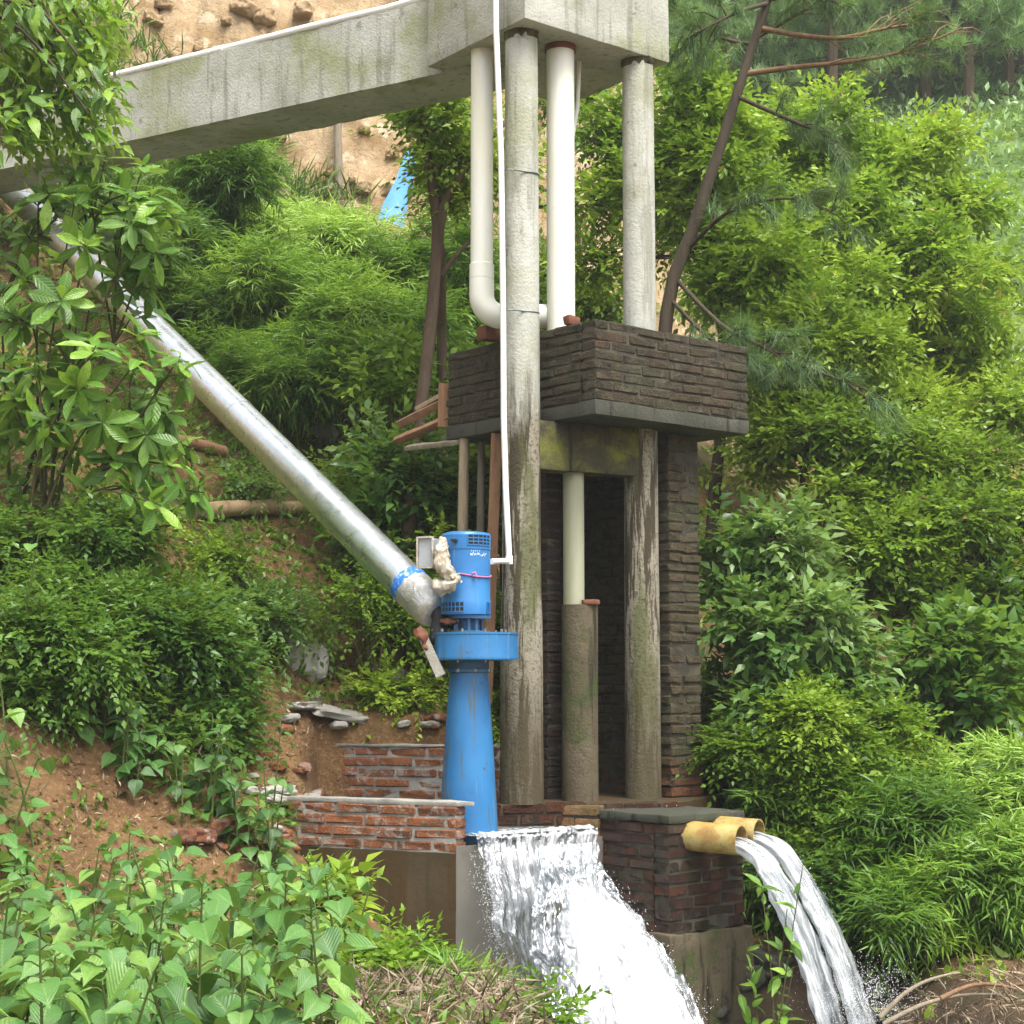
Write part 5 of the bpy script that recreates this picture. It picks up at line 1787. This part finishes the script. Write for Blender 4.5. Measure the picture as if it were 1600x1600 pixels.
# ================================================================== LEAVES AS PARTS
def leaf_mesh(kind, mat, var):
    """unit leaf along +x with rib fold and droop"""
    rr_ = random.Random(f'{kind}{var}')
    if kind == 'heart':
        prof = [(0, .0), (-.06, .17), (.03, .34), (.20, .44), (.42, .40), (.62, .27), (.80, .12), (1.0, 0)]
    elif kind == 'obovate':
        prof = [(0, .012), (.15, .06), (.38, .15), (.60, .20), (.78, .17), (.92, .08), (1.0, 0)]
    else:
        prof = [(0, .01), (.10, .10), (.28, .19), (.50, .19), (.70, .13), (.86, .06), (1.0, 0)]
    dr_ = rr_.uniform(.05, .5)
    fold = rr_.uniform(.05, .55)
    v, f = [], []
    for x, w_ in prof:
        xr = max(x, 0) if kind == 'heart' else x
        for s_ in (-1, -.5, 0, .5, 1):
            xx = x if abs(s_) > .4 else (xr + x) / 2 if abs(s_) else xr
            z = -dr_ * xx * xx + abs(s_) * w_ * fold - .10 * s_ * s_ * w_ + rr_.uniform(-.012, .012)
            v.append((xx, s_ * w_, z))
    for i in range(len(prof) - 1):
        for j in range(4):
            a = i * 5 + j
            f.append((a, a + 1, a + 6, a + 5))
    me = bpy.data.meshes.new('leaf')
    me.from_pydata(v, [], f)
    me.polygons.foreach_set('use_smooth', [True] * len(f))
    me.materials.append(MAT[mat])
    return me
_lm = {}
def leaf_obj(parent, kind, mat, P_, D, N, L, rr_):
    key = (kind, mat, rr_.randrange(9))
    if key not in _lm: _lm[key] = leaf_mesh(*key)
    D = Vector(D).normalized()
    S_ = Vector(N).cross(D).normalized()
    N = D.cross(S_)
    o = bpy.data.objects.new('leaf', _lm[key])
    COL.objects.link(o)
    o.parent = parent
    P_ = Vector(P_) - ORG[parent]
    W = L * rr_.uniform(.85, 1.1)
    o.matrix_basis = Matrix(((D.x * L, S_.x * W, N.x * L, P_.x), (D.y * L, S_.y * W, N.y * L, P_.y), (D.z * L, S_.z * W, N.z * L, P_.z), (0, 0, 0, 1)))
    return o

def rv(rr_, s): return Vector((rr_.gauss(0, s), rr_.gauss(0, s), rr_.gauss(0, s)))

# whorled shrubs at the left
def whorl_shrub(label, basepx, Yb, tips, seed, leafL=.20, mat='leaf_whorl', kind='obovate'):
    rr_ = random.Random(seed)
    b = groundp(*basepx)
    t = thing('whorled_shrub', label, 'shrub', b)
    mains = []
    for ti, (px, py, dy) in enumerate(tips):
        tip = at(px, py, Yb + dy)
        g = G()
        if ti < 4:
            mid = b.lerp(tip, .55) + Vector((rr_.uniform(-.1, .1), rr_.uniform(-.1, .1), .10))
            pts = catmull([b + rv(rr_, .03), b.lerp(mid, .55) + Vector((0, 0, .06)), mid, tip], 14)
            mains.append(pts)
            r0_ = .014
        else:
            st = min((p for m_ in mains for p in m_[5:12]), key=lambda p: (p - tip).length + 1.2 * max(0, p.z - tip.z + .05))
            mid = st.lerp(tip, .5) + Vector((rr_.uniform(-.05, .05), rr_.uniform(-.05, .05), .05))
            pts = catmull([st, mid, tip], 14)
            r0_ = .008
        g.tube(pts, list(np.linspace(r0_, .004, 14)), 6, wob=.1, seed=seed)
        d0 = (pts[-1] - pts[-3]).normalized()
        obj('branch', g, MAT['twig'], t, smooth=True, angle=60)
        ax = (d0 + Vector((0, -.35, .5))).normalized()
        n = rr_.randint(8, 10)
        ph = rr_.random() * 6
        s1 = ax.cross(Vector((.3, .8, .1))).normalized()
        s2 = ax.cross(s1)
        for k in range(n):
            a = ph + 2.4 * k
            up = rr_.uniform(-.15, .35) + .6 * (k > n - 3)
            D = s1 * math.cos(a) + s2 * math.sin(a) + ax * up
            leaf_obj(t, kind, mat, tip - ax * .010 * k, D, ax + Vector((0, -.2, .3)) + rv(rr_, .2), leafL * rr_.uniform(.7, 1.15) * (.65 if k > n - 3 else 1), rr_)
        for k in range(rr_.randint(5, 7)):
            i = rr_.randint(7, 12)
            D = rv(rr_, .7) + d0 * .4 + Vector((0, 0, .1))
            leaf_obj(t, kind, mat, pts[i], D, Vector((0, -.5, 1)) + rv(rr_, .3), leafL * rr_.uniform(.6, 1), rr_)
Yw = 9.6
whorl_shrub('tall shrub with whorls of glossy leaves in front of the steel pipe top', (70, 9.9), Yw,
            [(165, 245, 0), (240, 292, .1), (118, 305, -.2), (60, 300, .1), (268, 330, .2), (205, 345, -.1), (245, 395, .1), (28, 440, -.1), (95, 470, -.3), (180, 432, .2), (40, 365, .2), (135, 385, -.2), (210, 300, 0), (85, 258, .3), (240, 455, .3), (140, 330, .1), (20, 500, 0)], 21)
whorl_shrub('lower shrub with whorls of dull leaves hanging over the soil slope', (30, 9.7), Yw - .1,
            [(60, 560, 0), (150, 540, -.2), (215, 562, 0), (282, 556, .1), (20, 625, 0), (122, 612, -.2), (228, 680, 0), (182, 722, .1), (252, 790, 0), (112, 700, .2), (62, 662, 0), (290, 590, .1), (205, 640, .2), (160, 660, -.1), (270, 730, .2), (215, 770, .1), (90, 600, .2), (265, 650, .3), (320, 770, .3), (300, 700, .4)], 22)

_r = random.Random(5)
def _tips(n, x0, x1, y0, y1):
    out = []
    while len(out) < n:
        x, y = _r.uniform(x0, x1), _r.uniform(y0, y1)
        if all((x - a) ** 2 + (y - b_) ** 2 > 34 ** 2 for a, b_, _ in out): out.append((x, y, _r.uniform(-.3, .3)))
    return out
whorl_shrub('glossy whorled shrub crowding beside the steel pipe, yellow-green', (20, 10.1), Yw + .2, _tips(18, -10, 230, 250, 560), 23)
whorl_shrub('dull whorled shrub behind the lower one, nearly touching the dark bushes', (100, 10.0), Yw + .2, _tips(18, -10, 250, 560, 830), 24, .17)
# hanging tree at the upper left
def hanging_tree():
    rr_ = random.Random(31)
    Yh = 9.4
    bx = at(-150, 800, Yh + .2)
    b = Vector((bx.x, bx.y, gz(bx.x, bx.y) - .1))
    t = thing('hanging_tree', 'tree with drooping leafy boughs over the channel end', 'tree', b)
    g = G()
    tops = [b, Vector((b.x + .1, b.y, b.z + 1.4)), at(-120, 60, Yh + .1), at(-90, -150, Yh)]
    g.tube(catmull(tops, 16), list(np.linspace(.10, .05, 16)), 10, wob=.12)
    obj('trunk', g, MAT['bark'], t, smooth=True, angle=60)
    trunk = catmull(tops, 16)
    ends = [(60, 20), (120, 60), (160, 90), (165, 150), (120, 140), (70, 110), (30, 60), (150, 200), (110, 210), (60, 190), (20, 160), (40, 230), (90, 60), (140, 120), (10, 100), (100, 170), (80, -10), (15, 10), (55, 150), (35, 200), (130, 180), (5, 235)]
    lv = 0
    for px, py in ends:
        e_ = at(px, py, Yh + rr_.uniform(-.3, .4))
        s_ = trunk[rr_.randint(9, 15)]
        mid = s_.lerp(e_, .5) + Vector((0, 0, .25))
        pts = catmull([s_, mid, e_.lerp(mid, .25) + Vector((0, 0, .04)), e_], 14)
        g = G()
        g.tube(pts, list(np.linspace(.016, .003, 14)), 6)
        obj('bough', g, MAT['bark'], t, smooth=True, angle=60)
        for k in range(13):
            i = rr_.randint(6, 13)
            q = pts[i] + rv(rr_, .035)
            D = rv(rr_, .55) + Vector((.35, -.1, -.45))
            leaf_obj(t, 'lance', 'leaf_droop', q, D, Vector((0, -.5, 1)) + rv(rr_, .4), rr_.uniform(.11, .17), rr_)
    # finer leaves behind, too many to pick apart
    rng = np.random.default_rng(5)
    C = np.array([tuple(at(rng.uniform(-40, 165), rng.uniform(-30, 225), Yh + rng.uniform(0, .6))) for _ in range(420)])
    Vv, F, T = sprays(C, rng.normal(0, .5, C.shape) + np.array([.4, 0, -.3]), .2, 6, .085, .034, 'ovate', .3, rng=rng)
    o = link('foliage', np_mesh('foliage', Vv - np.array(b), F, MAT['lf_bright'], T), t)
    o['kind'] = 'stuff'
hanging_tree()

# heart-leaved plants
def heart_plant(base, h, nl, L, mat, label, group, seed, lean=None):
    rr_ = random.Random(seed)
    b = Vector(base)
    t = thing('heart_leaf_plant', label, 'plant', b, group)
    ln_ = lean or Vector((rr_.uniform(-.3, .3), rr_.uniform(-.3, .1), 0))
    tip = b + Vector((ln_.x * h, ln_.y * h, h))
    pts = catmull([b - Vector((0, 0, .03)), b.lerp(tip, .45) - Vector((ln_.x, ln_.y, 0)) * h * .12, tip], 12)
    g = G()
    g.tube(pts, list(np.linspace(.007, .003, 12)), 6)
    ph = rr_.random() * 6
    pend = []
    for k in range(nl):
        i = 3 + int(8.99 * k / max(1, nl - 1)) if nl > 1 else 11
        a = ph + 2.39 * k
        size = L * (1.05 - .55 * (k / nl) ** 2) * rr_.uniform(.8, 1.15)
        out = Vector((math.cos(a), math.sin(a), .35))
        pe = pts[i] + out * size * rr_.uniform(.35, .75)
        g.tube([pts[i], pts[i].lerp(pe, .5) + Vector((0, 0, .008)), pe], [.003, .0025, .002], 4)
        D = Vector((math.cos(a), math.sin(a), rr_.uniform(-.75, .15))) + rv(rr_, .2)
        pend.append((pe, D, Vector((0, 0, 1)) + Vector((0, -.2, 0)) + rv(rr_, .3), size))
    obj('stem', g, MAT['stem'], t, smooth=True, angle=60)
    for pe, D, N, size in pend:
        leaf_obj(t, 'heart', mat, pe, D, N, size, rr_)
rr = random.Random(88)
spots = []
for i in range(400):
    px, py = rr.uniform(-20, 560), rr.uniform(1480, 1790)
    Y = rr.uniform(5.0, 8.2)
    x = (px - 800) / FPX * Y
    if all((x - s_[0]) ** 2 + (Y - s_[1]) ** 2 > .19 ** 2 for s_ in spots) and len(spots) < 62:
        if x < -.70 or rr.random() < .2: spots.append((x, Y))
for i, (x, Y) in enumerate(spots):
    hh = rr.uniform(.24, .55)
    k = 0 if hh > .44 else 1 if hh > .33 else 2
    heart_plant((x, Y, gz(x, Y)), hh, rr.randint(10, 14), rr.uniform(.09, .165), 'leaf_heart', ('tallest-growing plant with pale heart-shaped leaves on the near bank', 'middling-height plant with pale heart-shaped leaves on the near bank', 'short plant with pale heart-shaped leaves low on the near bank')[k], ('tall', 'middling', 'short')[k] + ' heart-leaved plants on the near bank', 900 + i)
for i in range(30):
    px, py = rr.uniform(95, 440), rr.uniform(1090, 1300)
    if px + (py - 1090) * .1 < 110: continue
    p_ = at(px, py, 9.0 + rr.uniform(-.15, .25))
    z0_ = gz(p_.x, p_.y)
    if p_.z < z0_: p_.z = z0_
    hh = max(.18, p_.z - z0_)
    heart_plant((p_.x, p_.y, z0_), hh, rr.randint(8, 12), rr.uniform(.075, .115), 'leaf_heart_dark', 'dark heart-leaved plant arching over the red brick lumps', 'dark heart-leaved plants below the slope bushes', 980 + i, Vector((rr.uniform(-.15, .15), -.15, 0)))
for i, (px, py, Y) in enumerate(((20, 1000, 8.4), (60, 1090, 8.2), (10, 1180, 7.9), (30, 840, 8.8))):
    p_ = at(px, py, Y)
    z0_ = gz(p_.x, p_.y)
    heart_plant((p_.x, p_.y, z0_), max(.25, p_.z - z0_), 10, .11, 'leaf_heart', ('leafy stem rising at the left bank among dark bushes', 'broad-leaved stem above the bare soil of the left bank', 'lowest leafy stem overhanging the bare soil', 'highest leafy stem beside the lower whorled shrub')[i], None, 1050 + i)

# sapling in front of the jets
def sapling():
    rr_ = random.Random(17)
    b = ground_hit(1195, 1598)
    b = Vector((at(1200, 1600, 8.0).x, 8.0, gz(at(1200, 1600, 8.0).x, 8.0)))
    t = thing('sapling', 'thin yellow-green sapling standing in front of the water jets', 'sapling', b)
    for (px, py) in ((1190, 1385), (1165, 1470), (1215, 1480), (1230, 1420), (1150, 1540), (1240, 1510), (1180, 1560), (1255, 1350)):
        e_ = at(px, py, 8.0 + rr_.uniform(-.1, .15))
        pts = catmull([b, b.lerp(e_, .5) + rv(rr_, .03), e_], 10)
        g = G()
        g.tube(pts, list(np.linspace(.006, .002, 10)), 5)
        obj('stem', g, MAT['twig'], t)
        for k in range(9):
            i = rr_.randint(4, 9)
            leaf_obj(t, 'lance', 'leaf_droop', pts[i], rv(rr_, .6) + Vector((0, 0, .2)), Vector((0, -.3, 1)) + rv(rr_, .4), rr_.uniform(.07, .11), rr_)
sapling()

# bamboo shoots and weeds by the dry grass
for i, a in enumerate((
    (640, 1505, 7.6, 90, 40, 'lf_bamboo', dict(BAMB, len=.12, L=.10), 90, 'bright bamboo sprig against the stained base wall'),
    (490, 1425, 7.9, 90, 60, 'lf_mid', COOL, 80, 'yellow-green leafy weed against the stained base wall'),
    (710, 1540, 7.3, 130, 30, 'lf_bamboo_pale', dict(BAMB, len=.12, L=.10), 150, 'low bamboo sprig over the dry grass'),
    (590, 1520, 7.4, 140, 40, 'lf_bright', SMALL, 300, 'small fern-like weed at the edge of the dry grass'),
    (850, 1590, 7.6, 90, 50, 'lf_bright', SMALL, 200, 'small weed at the very edge of the bank by the fall'))):
    bush('weed_clump', a[8], *a[:5], dict(a[6], n=a[7]), a[5], 700 + i, depth=.3, cat='weeds', nl=5, arch=.1)

# ================================================================== GROUND COVER
def scatter(name, label, cat, pts, mat, L, W, templ, k, spread, up, seed, tint=None, dead=0):
    rng = np.random.default_rng(seed)
    C = np.repeat(np.array(pts), k, 0) + rng.normal(0, 1, (len(pts) * k, 3)) * np.array([spread, spread, .003])
    D = rng.normal(0, .6, C.shape) + UP * up
    LL = L * rng.uniform(.5, 1.3, len(C))
    tt = rng.uniform(0, 1, len(C)) if tint is None else np.full(len(C), tint)
    if dead: tt = np.where(rng.random(len(C)) < dead, 1.5, tt)
    Vv, F, T = leaf_geo(C, D, UP + rng.normal(0, .5, C.shape), LL, LL * W / L, tt, templ)
    o = link(name, np_mesh(name, Vv, F, MAT[mat], T))
    tag(o, label, cat, kind='stuff')
rng = np.random.default_rng(12)
def rand_ground(n, x0, x1, y0, y1, f=None):
    X, Y = rng.uniform(x0, x1, n), rng.uniform(y0, y1, n)
    keep = np.ones(n, bool) if f is None else f(X, Y)
    X, Y = X[keep], Y[keep]
    return np.stack([X, Y, height(X, Y)], -1)
onbuild = lambda X, Y: (X > -1.2) & (X < 1.7) & (Y > 8.7) & (Y < np.where(X < -.3, 10.45, 11.3))
patch = lambda X, Y: fbm(X * 1.3, Y * 1.3, 3)
g1 = rand_ground(15000, -5, .8, 9.0, 17.0, lambda X, Y: ~onbuild(X, Y) & (patch(X, Y) > -.02 + .06 * sm(12.5, 11, Y) - .3 * sm(-1.7, -2.2, X) * sm(8.9, 9.8, Y)))
scatter('slope_weeds', 'low green weeds covering the left slope', 'weeds', g1, 'lf_grass', .065, .030, 'ovate', 5, .05, .5, 1, dead=.02)
g1 = rand_ground(9000, 1.0, 12, 9.0, 30, lambda X, Y: ~onbuild(X, Y))
scatter('slope_undergrowth', 'tangled green undergrowth on the right slope', 'undergrowth', g1, 'lf_mid', .10, .045, 'ovate', 6, .09, .7, 2)
g1 = rand_ground(2600, -6, .5, 14, 18.3, lambda X, Y: (X < .4) & ~((X > -1.7) & (X < -.8)))
scatter('bank_grass', 'tall grass at the foot of the earth cliff', 'grass', g1, 'lf_grass', .30, .014, 'blade', 12, .06, 1.4, 3)
g1 = rand_ground(1100, -.9, .32, 5.2, 8.6, lambda X, Y: (X > -.75 - .1 * (Y - 7)) & (X < .22 - .1 * (Y - 6.5)))
scatter('dry_grass', 'matted dry straw on the near bank', 'straw', g1, 'straw', .13, .0035, 'blade', 6, .05, .02, 4)
g1 = rand_ground(750, 1.8, 3.2, 6.0, 9.2)
scatter('brush_litter', 'brown dead twigs and straw on the far bank', 'straw', g1, 'straw', .13, .004, 'blade', 6, .05, .15, 5)
g1 = rand_ground(9000, -4, .1, 5.5, 11, lambda X, Y: ~onbuild(X, Y))
scatter('leaf_litter', 'dead leaves and needles strewn on the bare soil', 'litter', g1, 'straw', .05, .011, 'diamond', 2, .03, .1, 6)
g1 = rand_ground(1300, -2.4, .2, 5.6, 8.8)
scatter('bank_weeds', 'small green weeds on the near bank', 'weeds', g1, 'lf_grass', .06, .028, 'ovate', 5, .04, .5, 7)
g1 = rand_ground(9000, 2.5, 34, 19, 75, lambda X, Y: (X / Y > .1) & (X / Y < .42))
scatter('hill_scrub', 'pale green scrub covering the far hillside', 'scrub', g1, 'lf_far', .19, .08, 'diamond', 14, .35, .8, 8)
def clods():
    r_ = np.random.default_rng(44)
    X, Y = r_.uniform(-3.6, -.4, 2600), r_.uniform(7.2, 11.5, 2600)
    k = ~onbuild(X, Y)
    X, Y = X[k], Y[k]
    P = np.stack([X, Y, height(X, Y) + .002], -1)
    oc = np.array([(1, 0, 0), (-1, 0, 0), (0, 1, 0), (0, -1, 0), (0, 0, .8), (0, 0, -.8)], float)
    f = np.array([(0, 2, 4), (2, 1, 4), (1, 3, 4), (3, 0, 4), (2, 0, 5), (1, 2, 5), (3, 1, 5), (0, 3, 5)])
    sz = (.006 + .022 * r_.random(len(P)) ** 4)[:, None, None]
    Vv = (P[:, None] + oc[None] * sz * r_.uniform(.6, 1.4, (len(P), 6, 3))).reshape(-1, 3)
    Ff = (f[None] + 6 * np.arange(len(P))[:, None, None]).reshape(-1, 3)
    o = link('soil_clods', np_mesh('soil_clods', Vv, Ff, MAT['soil'], smooth=False))
    tag(o, 'crumbs and clods of orange soil on the left bank', 'soil', kind='stuff')
clods()
# dead sticks on the far bank
for i, (x0, y0, x1, y1, lab) in enumerate(((1375, 1590, 1500, 1520, 'pale bent dead branch on the bank beside the splash'), (1380, 1600, 1560, 1560, 'long dead stick lying low on the right bank'), (1470, 1560, 1590, 1600, 'reddish dead stick among straw on the right bank'))):
    a_, b_ = at(x0, y0, 8.5), at(x1, y1, 8.6)
    for q in (a_, b_): q.z = max(q.z, gz(q.x, q.y) + .01)
    pole('dead_stick', a_, b_, .014, .006, MAT[('bark_pale', 'bark_pale', 'dead_twig')[i]], lab, 'stick', .05, 30 + i, 7)

# ================================================================== FAR PINES
def far_pine_mesh(seed):
    rng = np.random.default_rng(seed)
    h = 8.0
    P_, A_ = [], []
    g = G()
    g.tube([(0, 0, -.4), (.05, 0, 4), (0, 0, h)], [.13, .09, .02], 7)
    for k in range(60):
        z = .9 + (h - .9) * (k / 59) ** .9
        r = (1.9 * (1 - (z - .9) / (h - .7)) ** .75 + .2) * rng.uniform(.6, 1.15)
        a = rng.uniform(0, 6.28)
        d = Vector((math.cos(a), math.sin(a), rng.uniform(0, .45)))
        tip = Vector((0, 0, z)) + d * r
        g.tube([(0, 0, z), tuple(Vector((0, 0, z)).lerp(tip, .5)), tuple(tip)], [.03, .02, .008], 4)
        for s_ in np.linspace(.35, 1, 6):
            for _ in range(3):
                P_.append(tuple(Vector((0, 0, z)).lerp(tip, s_) + Vector((rng.normal(0, .16), rng.normal(0, .16), rng.normal(.05, .1)))))
                A_.append((d.x * .5 + rng.normal(0, .3), d.y * .5 + rng.normal(0, .3), .75))
    P_, A_ = np.array(P_), unit(np.array(A_))
    Vv, F, T = needles(P_, A_, 26, .36, .026, rng, rng.uniform(0, .9, len(P_)))
    cr = np_mesh('crown', Vv, F, MAT['lf_far'], T)
    tr = bpy.data.meshes.new('trunk')
    tr.from_pydata(g.v, [], g.f)
    tr.materials.append(MAT['bark_red'])
    return tr, cr
FP = [far_pine_mesh(s_) for s_ in (1, 2, 3)]
rr = random.Random(6)
npine = 0
spots = []
for i in range(900):
    Y = rr.uniform(30, 76)
    X = rr.uniform(.13, .36) * Y
    if Y < 24 and X < 4: continue
    if any((X - a) ** 2 + (Y - b) ** 2 < (1.0 + .012 * Y) ** 2 for a, b in spots): continue
    spots.append((X, Y))
    if len(spots) >= 160: break
for X, Y in spots:
    t = thing('pine_tree', 'hazy pale green pine on the far hillside', 'tree', (X, Y, gz(X, Y)), 'pines on the far hillside')
    tr, cr = rr.choice(FP)
    sc = rr.uniform(.55, 1.0)
    t.rotation_euler = (rr.uniform(-.05, .05), rr.uniform(-.05, .05), rr.uniform(0, 6.28))
    t.scale = (sc, sc, sc)
    for nm, me in (('trunk', tr), ('crown', cr)):
        link(nm, me, t)

# ================================================================== HAZE
m = M('haze')
vol = m.n('ShaderNodeVolumePrincipled')
vol.inputs['Color'].default_value = (.90, .95, .93, 1)
vol.inputs['Density'].default_value = .0017
vol.inputs['Anisotropy'].default_value = .2
m.t.links.new(vol.outputs[0], m.out.inputs['Volume'])
g = G()
g.prism([(-72, -32), (72, -32), (72, 97), (-72, 97)], -8, 84)
hz = obj('haze', g, m.m)
tag(hz, 'thin pale haze filling the wooded valley air', 'haze', kind='stuff')
